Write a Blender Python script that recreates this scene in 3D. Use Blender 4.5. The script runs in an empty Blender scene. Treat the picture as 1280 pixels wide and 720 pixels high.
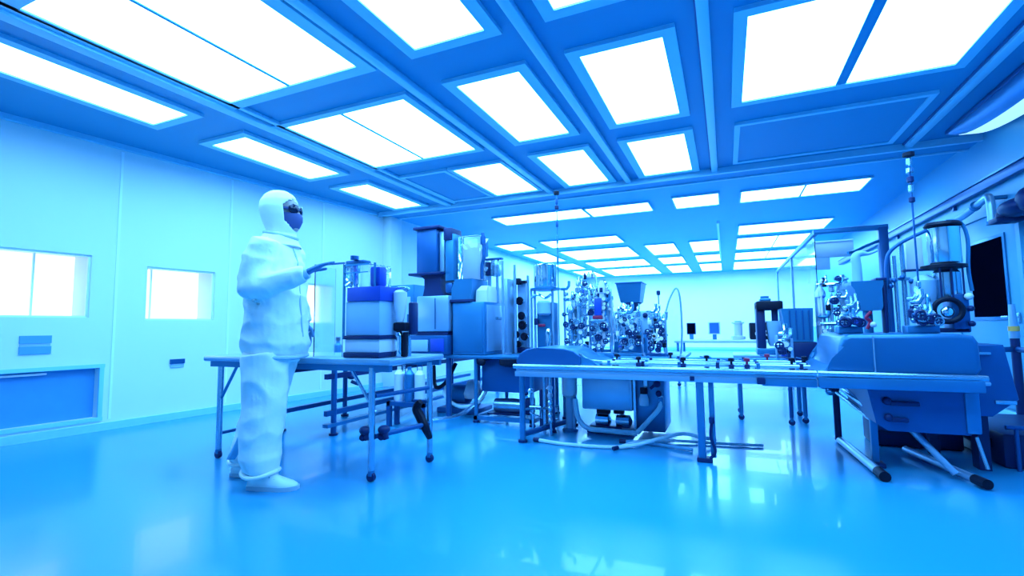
import bpy, bmesh, math, random
from mathutils import Vector, Matrix, noise
R = math.radians
SC = bpy.context.scene
COL = SC.collection
random.seed(7)

# ------------------------------------------------------------------ camera
F_PX = 607.0
cam_d = bpy.data.cameras.new('camera'); cam = bpy.data.objects.new('camera', cam_d); COL.objects.link(cam)
cam_d.sensor_width = 36.0; cam_d.lens = F_PX / 1280 * 36.0; cam_d.clip_start = .05; cam_d.clip_end = 100
pi_, ya, ro = R(4.5), R(23.7), R(0.7)
fwd = Vector((-math.sin(ya)*math.cos(pi_), math.cos(ya)*math.cos(pi_), math.sin(pi_)))
rgt = Vector((math.cos(ya), math.sin(ya), 0)); upv = rgt.cross(fwd)
r2 = rgt*math.cos(ro) - upv*math.sin(ro); u2 = upv*math.cos(ro) + rgt*math.sin(ro)
M = Matrix((r2, u2, -fwd)).transposed().to_4x4(); M.translation = Vector((0, 0, .95))
cam.matrix_world = M
SC.camera = cam

# ------------------------------------------------------------------ materials
def mat(name, col, rough=.5, metal=0.0, emit=None, es=1.0, noise_amt=0.0, noise_scale=8, trans=0.0, alpha=1.0, bump=0.0, coat=0.0, spec=.5):
    m = bpy.data.materials.new(name); m.use_nodes = True
    nt = m.node_tree; b = nt.nodes['Principled BSDF']
    b.inputs['Base Color'].default_value = (*col, 1); b.inputs['Roughness'].default_value = rough
    b.inputs['Metallic'].default_value = metal
    b.inputs['Specular IOR Level'].default_value = spec
    if emit:
        b.inputs['Emission Color'].default_value = (*emit, 1); b.inputs['Emission Strength'].default_value = es
    if trans: b.inputs['Transmission Weight'].default_value = trans
    if alpha < 1: b.inputs['Alpha'].default_value = alpha
    if coat: b.inputs['Coat Weight'].default_value = coat
    if noise_amt or bump:
        tc = nt.nodes.new('ShaderNodeTexCoord'); nz = nt.nodes.new('ShaderNodeTexNoise')
        nz.inputs['Scale'].default_value = noise_scale; nz.inputs['Detail'].default_value = 4
        nt.links.new(tc.outputs['Object'], nz.inputs['Vector'])
        if noise_amt:
            mx = nt.nodes.new('ShaderNodeMix'); mx.data_type = 'RGBA'
            mx.inputs[6].default_value = (*[c*(1-noise_amt) for c in col], 1)
            mx.inputs[7].default_value = (*[min(1, c*(1+noise_amt)) for c in col], 1)
            nt.links.new(nz.outputs['Fac'], mx.inputs[0]); nt.links.new(mx.outputs[2], b.inputs['Base Color'])
        if bump:
            bp = nt.nodes.new('ShaderNodeBump'); bp.inputs['Strength'].default_value = bump; bp.inputs['Distance'].default_value = .02
            nt.links.new(nz.outputs['Fac'], bp.inputs['Height']); nt.links.new(bp.outputs['Normal'], b.inputs['Normal'])
    return m

MT = dict(
    floor=mat('epoxy_floor', (.02, .31, .55), .22, noise_amt=.05, noise_scale=.6, coat=.2),
    wall=mat('wall_panel', (.74, .83, .82), .45, noise_amt=.02, noise_scale=1.5),
    wall_back=mat('back_wall_panel', (.95, .80, .82), .5, noise_amt=.02, noise_scale=1),
    wall_right=mat('right_wall_shade_tint', (.08, .40, .60), .4, noise_amt=.03, noise_scale=1.5),  # dimness of the right side is put into this wall and door colour
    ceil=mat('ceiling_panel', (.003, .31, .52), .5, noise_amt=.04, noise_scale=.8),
    ceil_haze=mat('ceiling_panel_haze_tint', (.06, .48, .72), .5, noise_amt=.03, noise_scale=.8),  # ceiling colour lightened to paint in the haze of distance
    frame=mat('ceiling_trim', (.28, .70, .85), .4),
    seam=mat('seam_strip', (.85, .97, 1), .4),
    dkstrip=mat('dark_groove', (.02, .12, .3), .5),
    lamp=mat('lamp_diffuser', (.9, .9, .9), .5, emit=(2.5, 7.4, 14.0), es=1.0),
    lit=mat('lit_room', (.9, .9, .9), .5, emit=(.93, 1.02, 1.1), es=1.0),
    glass=mat('window_glass', (.9, .97, 1), .03, trans=1.0),
    grille=mat('grille_blue', (.10, .36, .60), .5),
    cabdoor=mat('vent_door_blue', (.06, .32, .62), .4, noise_amt=.05),
    steel=mat('brushed_steel', (.34, .56, .70), .24, metal=.9, noise_amt=.06, noise_scale=14),
    tanksteel=mat('tank_shell_shade_tint', (.012, .15, .33), .32, metal=.35, noise_amt=.08, noise_scale=4),  # steel darkened so its colour carries the shade on the right
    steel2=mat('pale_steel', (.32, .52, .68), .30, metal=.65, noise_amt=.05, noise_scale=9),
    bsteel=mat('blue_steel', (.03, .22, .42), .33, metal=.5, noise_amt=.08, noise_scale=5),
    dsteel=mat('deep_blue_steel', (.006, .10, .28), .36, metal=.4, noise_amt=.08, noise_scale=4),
    chrome=mat('chrome', (.75, .88, .95), .10, metal=1),
    black=mat('black_rubber', (.004, .007, .022), .5, spec=.2),
    navy=mat('navy_plastic', (.006, .022, .10), .4, spec=.3),
    cobalt=mat('cobalt_panel', (.01, .06, .42), .35),
    red=mat('red_plastic', (.35, .01, .06), .4),
    amber=mat('amber_plastic', (.9, .45, .1), .4),
    acry=mat('clear_acrylic', (.82, .95, 1), .05, trans=1.0),
    frost=mat('frosted_panel', (.30, .50, .70), .35, noise_amt=.04),
    pale=mat('pale_blue_plastic', (.70, .72, .80), .4, noise_amt=.04),
    suit=mat('coverall_white', (1.0, .97, .90), .8, noise_amt=.03, noise_scale=6, bump=.5),
    suitdk=mat('coverall_seam', (.45, .60, .68), .7),
    glove=mat('glove_blue', (.05, .20, .42), .5),
    skin=mat('skin', (.45, .36, .34), .5),
    mask=mat('mask_blue', (.06, .09, .26), .7),
    goggle=mat('goggle_lens', (.005, .01, .04), .1),
    shoe=mat('shoe_white', (.85, .95, .95), .5),
    lens=mat('curved_lens', (.7, .8, .9), .3, emit=(.45, .85, 1.0), es=1.0),
    scr=mat('screen_blue', (.03, .15, .40), .3),
    hose=mat('hose_white', (.60, .85, .92), .4),
    hoseb=mat('hose_blue', (.10, .42, .66), .4),
    darkglass=mat('dark_window_pane', (.001, .002, .008), .6, spec=.0),
)

# ------------------------------------------------------------------ mesh builder
class MB:
    def __init__(s): s.bm = bmesh.new()
    def _mx(s, verts, rot, c):
        if rot: bmesh.ops.rotate(s.bm, verts=verts, cent=Vector(c), matrix=Matrix.Rotation(rot[1], 3, rot[0]))
    def box(s, a, b, bev=0.0, rot=None, seg=2):
        a = Vector(a); b = Vector(b); c = (a+b)/2; d = b-a
        r = bmesh.ops.create_cube(s.bm, size=1); vs = r['verts']
        for v in vs: v.co = Vector((v.co.x*d.x, v.co.y*d.y, v.co.z*d.z)) + c
        if bev > 0:
            es = list({e for v in vs for e in v.link_edges})
            q = bmesh.ops.bevel(s.bm, geom=es, offset=bev, segments=seg, affect='EDGES', profile=.5)
            vs = list({v for f in q['faces'] for v in f.verts} | {v for v in vs if v.is_valid})
        s._mx(vs, rot, c); return s
    def cyl(s, p0, p1, r, r2=None, seg=16):
        p0 = Vector(p0); p1 = Vector(p1); d = p1-p0
        q = bmesh.ops.create_cone(s.bm, cap_ends=True, segments=seg, radius1=r, radius2=r if r2 is None else r2, depth=d.length)
        m = Matrix.Translation((p0+p1)/2) @ d.to_track_quat('Z', 'Y').to_matrix().to_4x4()
        bmesh.ops.transform(s.bm, matrix=m, verts=q['verts']); return s
    def sph(s, c, r, seg=14, sc=(1, 1, 1)):
        q = bmesh.ops.create_uvsphere(s.bm, u_segments=seg, v_segments=max(6, seg*2//3), radius=r)
        for v in q['verts']: v.co = Vector((v.co.x*sc[0], v.co.y*sc[1], v.co.z*sc[2])) + Vector(c)
        return s
    def lathe(s, c, prof, seg=24, axis='Z'):
        c = Vector(c); rings = []
        for (r, h) in prof:
            ring = []
            for k in range(seg):
                a = 2*math.pi*k/seg; x, y = r*math.cos(a), r*math.sin(a)
                p = {'Z': (x, y, h), 'X': (h, x, y), 'Y': (x, h, y)}[axis]
                ring.append(s.bm.verts.new(c+Vector(p)))
            rings.append(ring)
        for a, b in zip(rings, rings[1:]):
            for k in range(seg): s.bm.faces.new((a[k], a[(k+1) % seg], b[(k+1) % seg], b[k]))
        for rg in (rings[0], rings[-1]):
            try: s.bm.faces.new(rg)
            except ValueError: pass
        return s
    def torus(s, c, Rr, r, axis='Y', seg=24, ms=8):
        c = Vector(c); g = []
        for i in range(seg):
            a = 2*math.pi*i/seg; row = []
            for j in range(ms):
                b = 2*math.pi*j/ms; u = (Rr+r*math.cos(b))*math.cos(a); v = (Rr+r*math.cos(b))*math.sin(a); w = r*math.sin(b)
                p = {'Z': (u, v, w), 'Y': (u, w, v), 'X': (w, u, v)}[axis]; row.append(s.bm.verts.new(c+Vector(p)))
            g.append(row)
        for i in range(seg):
            for j in range(ms):
                s.bm.faces.new((g[i][j], g[(i+1) % seg][j], g[(i+1) % seg][(j+1) % ms], g[i][(j+1) % ms]))
        return s
    def tube(s, pts, r, seg=8, smooth=True, radii=None, sub=6):
        P = [Vector(p) for p in pts]; RR = radii or [r]*len(P)
        if smooth and len(P) > 2:
            Q = []; RQ = []
            for i in range(len(P)-1):
                p0 = P[max(i-1, 0)]; p1 = P[i]; p2 = P[i+1]; p3 = P[min(i+2, len(P)-1)]
                for k in range(sub):
                    t = k/sub
                    Q.append(.5*((2*p1)+(-p0+p2)*t+(2*p0-5*p1+4*p2-p3)*t*t+(-p0+3*p1-3*p2+p3)*t**3)); RQ.append(RR[i]*(1-t)+RR[i+1]*t)
            Q.append(P[-1]); RQ.append(RR[-1]); P, RR = Q, RQ
        rings = []; n = None
        for i, p in enumerate(P):
            t = (P[min(i+1, len(P)-1)]-P[max(i-1, 0)])
            if t.length < 1e-9: t = Vector((0, 0, 1))
            t.normalize()
            if n is None:
                n = t.orthogonal().normalized()
            else:
                n = (n-t*n.dot(t));
                n = n.normalized() if n.length > 1e-6 else t.orthogonal().normalized()
            b = t.cross(n)
            rings.append([s.bm.verts.new(p+(n*math.cos(2*math.pi*k/seg)+b*math.sin(2*math.pi*k/seg))*RR[i]) for k in range(seg)])
        for a, b in zip(rings, rings[1:]):
            for k in range(seg): s.bm.faces.new((a[k], a[(k+1) % seg], b[(k+1) % seg], b[k]))
        s.bm.faces.new(rings[0]); s.bm.faces.new(rings[-1]); return s
    def prism(s, poly, y0, y1, axis='Y', bev=0.0):
        def P(u, v, w): return {'Y': (u, w, v), 'X': (w, u, v), 'Z': (u, v, w)}[axis]
        a = [s.bm.verts.new(P(u, v, y0)) for u, v in poly]; b = [s.bm.verts.new(P(u, v, y1)) for u, v in poly]
        n = len(poly); fs = [s.bm.faces.new(a), s.bm.faces.new(b)]
        for k in range(n): fs.append(s.bm.faces.new((a[k], a[(k+1) % n], b[(k+1) % n], b[k])))
        if bev:
            es = list({e for f in fs[:2] for e in f.edges}); bmesh.ops.bevel(s.bm, geom=es, offset=bev, segments=3, affect='EDGES', profile=.5)
        return s
    def quad(s, *ps):
        s.bm.faces.new([s.bm.verts.new(Vector(p)) for p in ps]); return s
    def loft(s, rings):
        rr = [[s.bm.verts.new(Vector(p)) for p in r] for r in rings]; n = len(rr[0])
        for a, b in zip(rr, rr[1:]):
            for k in range(n): s.bm.faces.new((a[k], a[(k+1) % n], b[(k+1) % n], b[k]))
        s.bm.faces.new(rr[0]); s.bm.faces.new(rr[-1]); return s
    def build(s, name, m, parent=None, org=None, smooth=True, label=None, auto=35):
        bm = s.bm; bmesh.ops.recalc_face_normals(bm, faces=bm.faces[:])
        base = parent
        while base is not None and base.parent is not None: base = base.parent
        o_ = Vector(org) if org is not None else (Vector(base.location) if base is not None else None)
        if o_ is None:
            xs = [v.co for v in bm.verts]
            o_ = Vector(((min(v.x for v in xs)+max(v.x for v in xs))/2, (min(v.y for v in xs)+max(v.y for v in xs))/2, min(v.z for v in xs)))
        for v in bm.verts: v.co -= o_
        me = bpy.data.meshes.new(name); 
        for f in bm.faces: f.smooth = smooth
        for e in bm.edges:
            if len(e.link_faces) == 2 and e.calc_face_angle(0) > R(auto): e.smooth = False
        bm.to_mesh(me); bm.free()
        o = bpy.data.objects.new(name, me); COL.objects.link(o); me.materials.append(MT[m] if isinstance(m, str) else m)
        if parent is not None:
            o.parent = parent
        else: o.location = o_
        if label: o['label'] = label
        return o

def tag(o, label, cat, group=None):
    o['label'] = label; o['category'] = cat
    if group: o['group'] = group
    return o
def thing(name, label, cat, loc, group=None):
    o = bpy.data.objects.new(name, None); COL.objects.link(o); o.location = loc; o.empty_display_size = .1
    return tag(o, label, cat, group)
def struct(o): o['kind'] = 'structure'; return o

CZ = 2.83; XR = 2.45; YB = 19.2; YF = -2.2
def wx(y): return -5.85 + .11*y if y < 6.45 else -5.14

# ------------------------------------------------------------------ shell
struct(MB().box((-7.2, YF-.1, -.12), (4.6, YB+.1, 0)).build('floor', 'floor'))
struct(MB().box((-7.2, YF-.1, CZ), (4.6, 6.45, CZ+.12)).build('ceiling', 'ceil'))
struct(MB().box((-7.2, 6.45, CZ), (4.6, YB+.1, CZ+.12)).build('ceiling_far', 'ceil_haze'))  # split off so the far part takes the haze-lightened colour
struct(MB().box((-7.2, YB, 0), (4.6, YB+.12, CZ)).build('wall_back', 'wall_back'))
struct(MB().box((-7.2, YF-.12, 0), (4.6, YF, CZ)).build('wall_front', 'wall'))
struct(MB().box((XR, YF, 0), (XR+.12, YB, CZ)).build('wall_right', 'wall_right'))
# left wall with holes for three windows and the recessed cabinet
WINS = [(1.30, 2.62, 1.08, 1.68), (3.08, 3.77, 1.06, 1.62), (5.0, 5.47, 1.02, 1.58)]
HOLES = WINS + [(1.2, 2.72, .13, .60)]
def left_wall():
    mb = MB(); ys = sorted({YF, 6.45} | {h[0] for h in HOLES} | {h[1] for h in HOLES}); zs = sorted({0, CZ} | {h[2] for h in HOLES} | {h[3] for h in HOLES})
    for y0, y1 in zip(ys, ys[1:]):
        for z0, z1 in zip(zs, zs[1:]):
            cy, cz = (y0+y1)/2, (z0+z1)/2
            if any(h[0] < cy < h[1] and h[2] < cz < h[3] for h in HOLES): continue
            mb.quad((wx(y0), y0, z0), (wx(y1), y1, z0), (wx(y1), y1, z1), (wx(y0), y0, z1))
    # reveals
    for (y0, y1, z0, z1) in HOLES:
        d = .30 if z1 > .8 else .07
        for (a, b) in (((y0, z0), (y1, z0)), ((y1, z0), (y1, z1)), ((y1, z1), (y0, z1)), ((y0, z1), (y0, z0))):
            ax, bx = wx(a[0]), wx(b[0])
            mb.quad((ax, a[0], a[1]), (bx, b[0], b[1]), (bx-d, b[0], b[1]), (ax-d, a[0], a[1]))
    bmesh.ops.remove_doubles(mb.bm, verts=mb.bm.verts[:], dist=1e-4)
    return mb
struct(left_wall().build('wall_left', 'wall', smooth=False))
# far stretch of the left wall and the corner pilaster
struct(MB().box((-5.3, 6.45, 0), (-5.14, YB, CZ)).build('wall_left_far', 'wall'))
struct(MB().box((-5.14, 6.42, 0), (-4.98, 6.72, CZ), .01).build('trim_pilaster', 'wall'))
# windows
for i, (y0, y1, z0, z1) in enumerate(WINS):
    w = MB(); d = .30
    w.quad((wx(y0)-d, y0, z0), (wx(y1)-d, y1, z0), (wx(y1)-d, y1, z1), (wx(y0)-d, y0, z1))
    o = struct(w.build('window_%d' % (i+1), 'lit', smooth=False))
    f = MB(); t = .018
    def bar(ya, yb, za, zb, off=-.02, th=.02):
        xa, xb = wx(ya)+off, wx(yb)+off
        f.quad((xa, ya, za), (xb, yb, za), (xb, yb, zb), (xa, ya, zb)); f.quad((xa-th, ya, za), (xb-th, yb, za), (xb-th, yb, zb), (xa-th, ya, zb))
        f.quad((xa, ya, za), (xa-th, ya, za), (xa-th, ya, zb), (xa, ya, zb)); f.quad((xb, yb, za), (xb-th, yb, za), (xb-th, yb, zb), (xb, yb, zb))
        f.quad((xa, ya, za), (xb, yb, za), (xb-th, yb, za), (xa-th, ya, za)); f.quad((xa, ya, zb), (xb, yb, zb), (xb-th, yb, zb), (xa-th, ya, zb))
    bar(y0, y1, z0, z0+t); bar(y0, y1, z1-t, z1); bar(y0, y0+t, z0, z1); bar(y1-t, y1, z0, z1)
    if i == 1: bar(y0+.17, y0+.185, z0, z1, -.25)
    if i == 0: bar(y1-.32, y1-.305, z0, z1, -.25)
    f.build('window_frame', 'seam', o, org=o.location, smooth=False)
# wall seams
n = 0
for y in (1.0, 2.82, 3.93, 5.25):
    n += 1
    struct(MB().prism([(wx(y-.011), y-.011), (wx(y+.011), y+.011), (wx(y+.011)+.007, y+.011), (wx(y-.011)+.007, y-.011)], .1, CZ-.07, 'Z').build('trim_%d' % n, 'seam'))
# skirting and cornice of the left wall
struct(MB().prism([(wx(YF), YF), (wx(6.44), 6.44), (wx(6.44)+.03, 6.44), (wx(YF)+.03, YF)], 0, .07, 'Z').build('baseboard_left', 'frame'))
struct(MB().prism([(wx(YF), YF), (wx(6.44), 6.44), (wx(6.44)+.05, 6.44), (wx(YF)+.05, YF)], CZ-.05, CZ, 'Z').build('trim_cornice_left', 'frame'))
struct(MB().box((XR-.05, YF, 0), (XR, YB, .10), .01).build('baseboard_right', 'frame'))
struct(MB().box((-5.1, YB-.04, 0), (XR-.06, YB, .10), .01).build('baseboard_back', 'frame'))
# recessed panel at the foot of the left wall
r = MB(); y0, y1 = 1.2, 2.72
r.quad((wx(y0)-.065, y0, .13), (wx(y1)-.065, y1, .13), (wx(y1)-.065, y1, .60), (wx(y0)-.065, y0, .60))
cb = thing('wall_cabinet', 'wide blue recessed panel low in the left wall below the biggest window', 'cabinet', (wx(2.0), 2.0, .13))
r.build('panel', 'cabdoor', cb, smooth=False)
fr = MB()
for (a, b, z0, z1) in ((1.2, 2.76, .60, .635), (1.2, 2.76, .095, .13), (2.72, 2.755, .13, .60)):
    fr.prism([(wx(a), a), (wx(b), b), (wx(b)+.018, b), (wx(a)+.018, a)], z0, z1, 'Z')
fr.build('frame', 'frame', cb)
MB().prism([(wx(2.05)-.045, 2.05), (wx(2.35)-.045, 2.35), (wx(2.35)-.015, 2.35), (wx(2.05)-.015, 2.05)], .565, .582, 'Z').build('handle', 'pale', cb)
# two-slot grille and the small socket
g = thing('wall_vent', 'small blue two-slot vent on the left wall under the biggest window', 'vent', (wx(2.25), 2.25, .75))
for z in (.755, .85):
    MB().prism([(wx(2.15), 2.15), (wx(2.36), 2.36), (wx(2.36)+.012, 2.36), (wx(2.15)+.012, 2.15)], z, z+.068, 'Z').build('slot', 'grille', g)
MB().prism([(wx(2.155), 2.155), (wx(2.355), 2.355), (wx(2.355)+.006, 2.355), (wx(2.155)+.006, 2.155)], .822, .852, 'Z').build('back_plate', 'frost', g)
g = thing('wall_socket', 'small dark-topped socket on the left wall under the middle window', 'socket', (wx(3.4), 3.4, .55))
MB().prism([(wx(3.33), 3.33), (wx(3.47), 3.47), (wx(3.47)+.02, 3.47), (wx(3.33)+.02, 3.33)], .59, .64, 'Z').build('cover', 'dsteel', g)
MB().prism([(wx(3.335), 3.335), (wx(3.465), 3.465), (wx(3.465)+.012, 3.465), (wx(3.335)+.012, 3.335)], .55, .59, 'Z').build('base', 'frost', g)

# ------------------------------------------------------------------ ceiling grid
k = 0
for x in (-3.78, -2.15, -1.08, -.05, 1.84):
    k += 1
    w = .035 if x > -3 else .05
    mb = MB().box((x-w, YF, CZ-.05), (x+w, 6.27, CZ), .006)
    if x < -3: mb.box((x+.09, YF, CZ-.03), (x+.14, 6.27, CZ), .004)
    o = struct(mb.build('trim_ceiling_bar_%d' % k, 'frame'))
    MB().box((x-w-.012, YF, CZ-.02), (x-w, 6.27, CZ)).build('groove', 'dkstrip', o, org=o.location)
bm_ = MB().box((-5.14, 6.32, CZ-.05), (XR, 6.62, CZ))
o = struct(bm_.build('trim_cross_beam', 'ceil'))
MB().box((-5.14, 6.27, CZ-.07), (XR, 6.32, CZ)).box((-5.14, 6.60, CZ-.065), (XR, 6.64, CZ)).build('edge_strip', 'frame', o, org=o.location)
struct(MB().box((-.085, 9.6, CZ-.04), (-.045, 15, CZ)).build('trim_far_bar', 'seam'))

ROWN = {'r0': 'nearest row', 'r1': 'second nearest row', 'r2': 'row before the cross beam', 'f0': 'first row past the beam',
        'f1': 'second row past the beam', 'f2': 'third row past the beam', 'f3': 'fourth row past the beam', 'f4': 'last row before the back wall'}
COLN = {'a': 'bay by the left wall', 'b': 'second bay from left', 'c': 'middle-left bay', 'd': 'centre bay', 'e': 'right-hand bay'}
def light(row, col, x0, x1, y0, y1, div=None, frame=.085, lit=True, size='', fw=.012, note=''):
    big = 'wide double' if div else ('narrow' if x1-x0 < .55 else ('long' if x1-x0 > 2 else 'single'))
    if lit: lab = '%s ceiling light in the %s, %s%s' % (big, ROWN[row], COLN[col], note)
    else: lab = 'unlit framed ceiling panel in the %s, %s%s' % (ROWN[row], COLN[col], note)
    t = thing('ceiling_light' if lit else 'ceiling_panel', lab, 'ceiling light' if lit else 'ceiling panel', ((x0+x1)/2, (y0+y1)/2, CZ-.03),
              ('ceiling lights before the cross beam' if row[0] == 'r' else 'ceiling lights past the cross beam') if lit else 'unlit ceiling panels')
    f = MB(); a = frame; z0, z1 = CZ-.03, CZ
    f.box((x0-a, y0-a, z0), (x1+a, y0, z1)).box((x0-a, y1, z0), (x1+a, y1+a, z1)).box((x0-a, y0, z0), (x0, y1, z1)).box((x1, y0, z0), (x1+a, y1, z1))
    f.build('frame', 'frame', t, smooth=False)
    ws = [(x0, x1)] if not div else [(x0, div-fw), (div+fw, x1)]
    if div: MB().box((div-fw, y0, z0+.005), (div+fw, y1, z1)).build('divider', 'ceil', t, smooth=False)
    for (a0, a1) in ws:
        MB().box((a0, y0, CZ-.018), (a1, y1, CZ-.004)).build('diffuser' if lit else 'panel', 'lamp' if lit else 'ceil', t, smooth=False)
for row, y0, y1 in (('r0', 1.30, 2.60), ('r1', 3.15, 4.40), ('r2', 4.90, 6.12)):
    light(row, 'a', -4.66, -4.18, y0, y1)
    if row != 'r2': light(row, 'b', -3.66, -2.33, y0, y1, div=-2.99, frame=.10 if row == 'r0' else .07)
    else:
        light(row, 'b', -2.90, -2.28, y0, y1, frame=.05, note=', right half')
        light(row, 'b', -3.60, -3.02, y0, y1, frame=.05, lit=False, note=', left half')
    light(row, 'c', -1.83, -1.31, y0, y1, frame=.085)
    light(row, 'd', -.85, -.30, y0, y1, frame=.085)
    if row != 'r2': light(row, 'e', .20, 1.60, y0, y1, div=.90, frame=.08, fw=.035)
    else: light(row, 'e', .20, 1.62, y0+.05, y1-.05, frame=.05, lit=False)
light('f0', 'b', -3.62, -2.05, 7.45, 8.05, frame=.02, note='')
light('f0', 'c', -2.00, -1.02, 7.50, 8.08, frame=.02)
light('f0', 'd', -.65, -.03, 7.42, 8.12, frame=.02); light('f0', 'e', .28, 1.80, 7.50, 8.15, div=1.07, frame=.02)
light('f1', 'a', -4.8, -4.15, 10.03, 10.9, frame=.02); light('f1', 'b', -3.72, -2.03, 10.05, 10.95, frame=.02); light('f1', 'e', .31, 1.83, 10.15, 11.15, frame=.02)
for row, ya, yb in (('f2', 11.65, 13.35), ('f3', 14.05, 15.5), ('f4', 16.15, 18.3)):
    light(row, 'a', -4.8, -4.15, ya, yb, frame=.02)
    light(row, 'b', -3.78, -2.08, ya, yb, frame=.02, div=-2.9 if row != 'f2' else None)
    light(row, 'c', -1.68, -1.04, ya, yb, frame=.02); light(row, 'd', -.69, -.07, ya, yb, frame=.02)
    light(row, 'e', .31, 1.85, ya, yb, div=1.1 if row != 'f4' else None, frame=.02)

# curved luminaire near the right wall
t = thing('curved_ceiling_lamp', 'long curved lamp with a bright belly hung high at the right wall', 'lamp', (2.25, 5.0, 2.6))
def bowl(a0, a1, gr, ya=3.7, n=17):
    secs = []
    for i in range(n):
        y = ya + (6.0-ya)*i/(n-1); hgt = .17*math.sin(math.pi*min(1, (i+.6)/(n-.2)))**.55 + gr
        arc = [a0+(a1-a0)*j/12 for j in range(13)]
        secs.append([(2.25+(.17+gr)*math.cos(a), y, 2.79-hgt*max(0, math.sin(a))) for a in arc]+[(2.25+.14*math.cos(a), y, 2.80-(hgt-.02-gr)*max(0, math.sin(a))) for a in reversed(arc)])
    return MB().loft(secs)
bowl(.01, 3.13, 0).build('bowl', 'bsteel', t)
bowl(.75, 2.1, .004).build('lens', 'lens', t, label='bright lens strip along the belly')
MB().box((2.07, 3.65, 2.79), (2.43, 6.05, CZ), .01).build('mounting_plate', 'dsteel', t)

# ------------------------------------------------------------------ right wall fittings
t = thing('wall_rail', 'blue service rail running high along the right wall', 'rail', (XR-.05, 7, 2.24))
MB().box((XR-.07, .5, 2.24), (XR-.02, 13, 2.33), .01).build('channel', 'dsteel', t)
MB().box((XR-.085, .5, 2.33), (XR-.02, 13, 2.345)).build('lip', 'bsteel', t)
for y in (3, 5, 7, 9, 11): MB().box((XR-.03, y, 2.2), (XR, y+.06, 2.37)).build('bracket', 'dsteel', t)
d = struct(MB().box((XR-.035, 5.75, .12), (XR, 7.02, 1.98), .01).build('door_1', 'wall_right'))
MB().box((XR-.05, 7.02, .1), (XR, 7.08, 2.04)).box((XR-.05, 5.68, .1), (XR, 5.75, 2.04)).box((XR-.05, 5.68, 1.98), (XR, 7.08, 2.05)).build('door_frame', 'wall_right', d, org=d.location)
MB().box((XR-.05, 5.95, .95), (XR-.036, 6.68, 1.77), .004).build('window_frame', 'bsteel', d, org=d.location)
MB().box((XR-.056, 5.99, .985), (XR-.044, 6.64, 1.735)).build('window_pane', 'darkglass', d, org=d.location, label='black window pane')
MB().box((XR-.06, 5.80, .92), (XR-.036, 5.87, 1.02), .01).cyl((XR-.06, 5.84, .98), (XR-.11, 5.84, .98), .012).cyl((XR-.11, 5.83, .98), (XR-.11, 5.95, .98), .012).build('door_handle', 'steel', d, org=d.location)
t = thing('swan_neck_duct', 'pale bent exhaust arm hooked out from the right wall', 'pipe', (XR, 5.9, 2.0))
MB().tube([(XR-.25, 6.95, 1.98), (XR-.2, 6.75, 1.99), (XR-.15, 6.45, 2.03), (XR-.12, 6.15, 2.10), (XR-.13, 5.97, 2.12), (XR-.14, 5.90, 2.07), (XR-.14, 5.89, 1.95), (XR-.14, 5.89, 1.84)], .034, 12).build('tube', 'steel2', t)
for p, q in (((XR-.14, 5.89, 1.84), (XR-.14, 5.89, 1.87)), ((XR-.2, 6.77, 1.985), (XR-.19, 6.73, 1.99)), ((XR-.13, 6.24, 2.08), (XR-.13, 6.20, 2.09))):
    MB().cyl(p, q, .046).build('collar', 'bsteel', t)
MB().cyl((XR-.14, 5.95, 2.1), (XR, 5.95, 2.1), .02).build('wall_bracket', 'bsteel', t)
t = thing('wall_arm_head', 'dark jagged equipment head on an arm at the right edge of the wall', 'equipment', (XR, 5.3, 1.8))
mb = MB(); mb.sph((XR-.15, 5.40, 1.90), .13, 14, (1, 1.6, .6)).sph((XR-.15, 5.22, 1.93), .12, 12, (.8, 1, .9)).box((XR-.26, 5.52, 1.80), (XR-.06, 5.68, 1.85), .02).sph((XR-.17, 5.58, 1.86), .07)
mb.build('head', 'navy', t); MB().cyl((XR-.1, 5.2, 1.93), (XR, 5.2, 1.93), .04).build('arm', 'dsteel', t)
t = thing('wall_socket', 'small pale socket on the right wall below the black window', 'socket', (XR, 5.72, .85))
MB().box((XR-.06, 5.56, .82), (XR, 5.66, .94), .008).build('cover', 'frost', t); MB().box((XR-.067, 5.58, .84), (XR-.058, 5.64, .88), .003).build('outlet', 'dsteel', t)
# handrail with post
t = thing('handrail', 'dark round handrail on a post before the right wall', 'rail', (2.15, 5.3, 0))
MB().cyl((2.17, 5.35, .06), (2.17, 5.35, .80), .03).build('post', 'navy', t)
MB().cyl((2.17, 5.35, .80), (2.17, 5.35, .86), .034).cyl((2.17, 5.35, .90), (2.17, 5.35, 1.08), .03, .02).build('finial', 'steel2', t)
MB().cyl((2.17, 5.35, .86), (2.17, 5.35, .90), .036).build('band', 'amber', t)
MB().tube([(1.60, 4.9, .72), (2.17, 5.35, .71), (2.20, 4.2, .70), (2.2, 3.0, .70)], .022, 8, smooth=False).build('rail', 'dsteel', t)
MB().cyl((2.17, 5.35, 0), (2.17, 5.35, .06), .10).build('base_plate', 'steel2', t)

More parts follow.
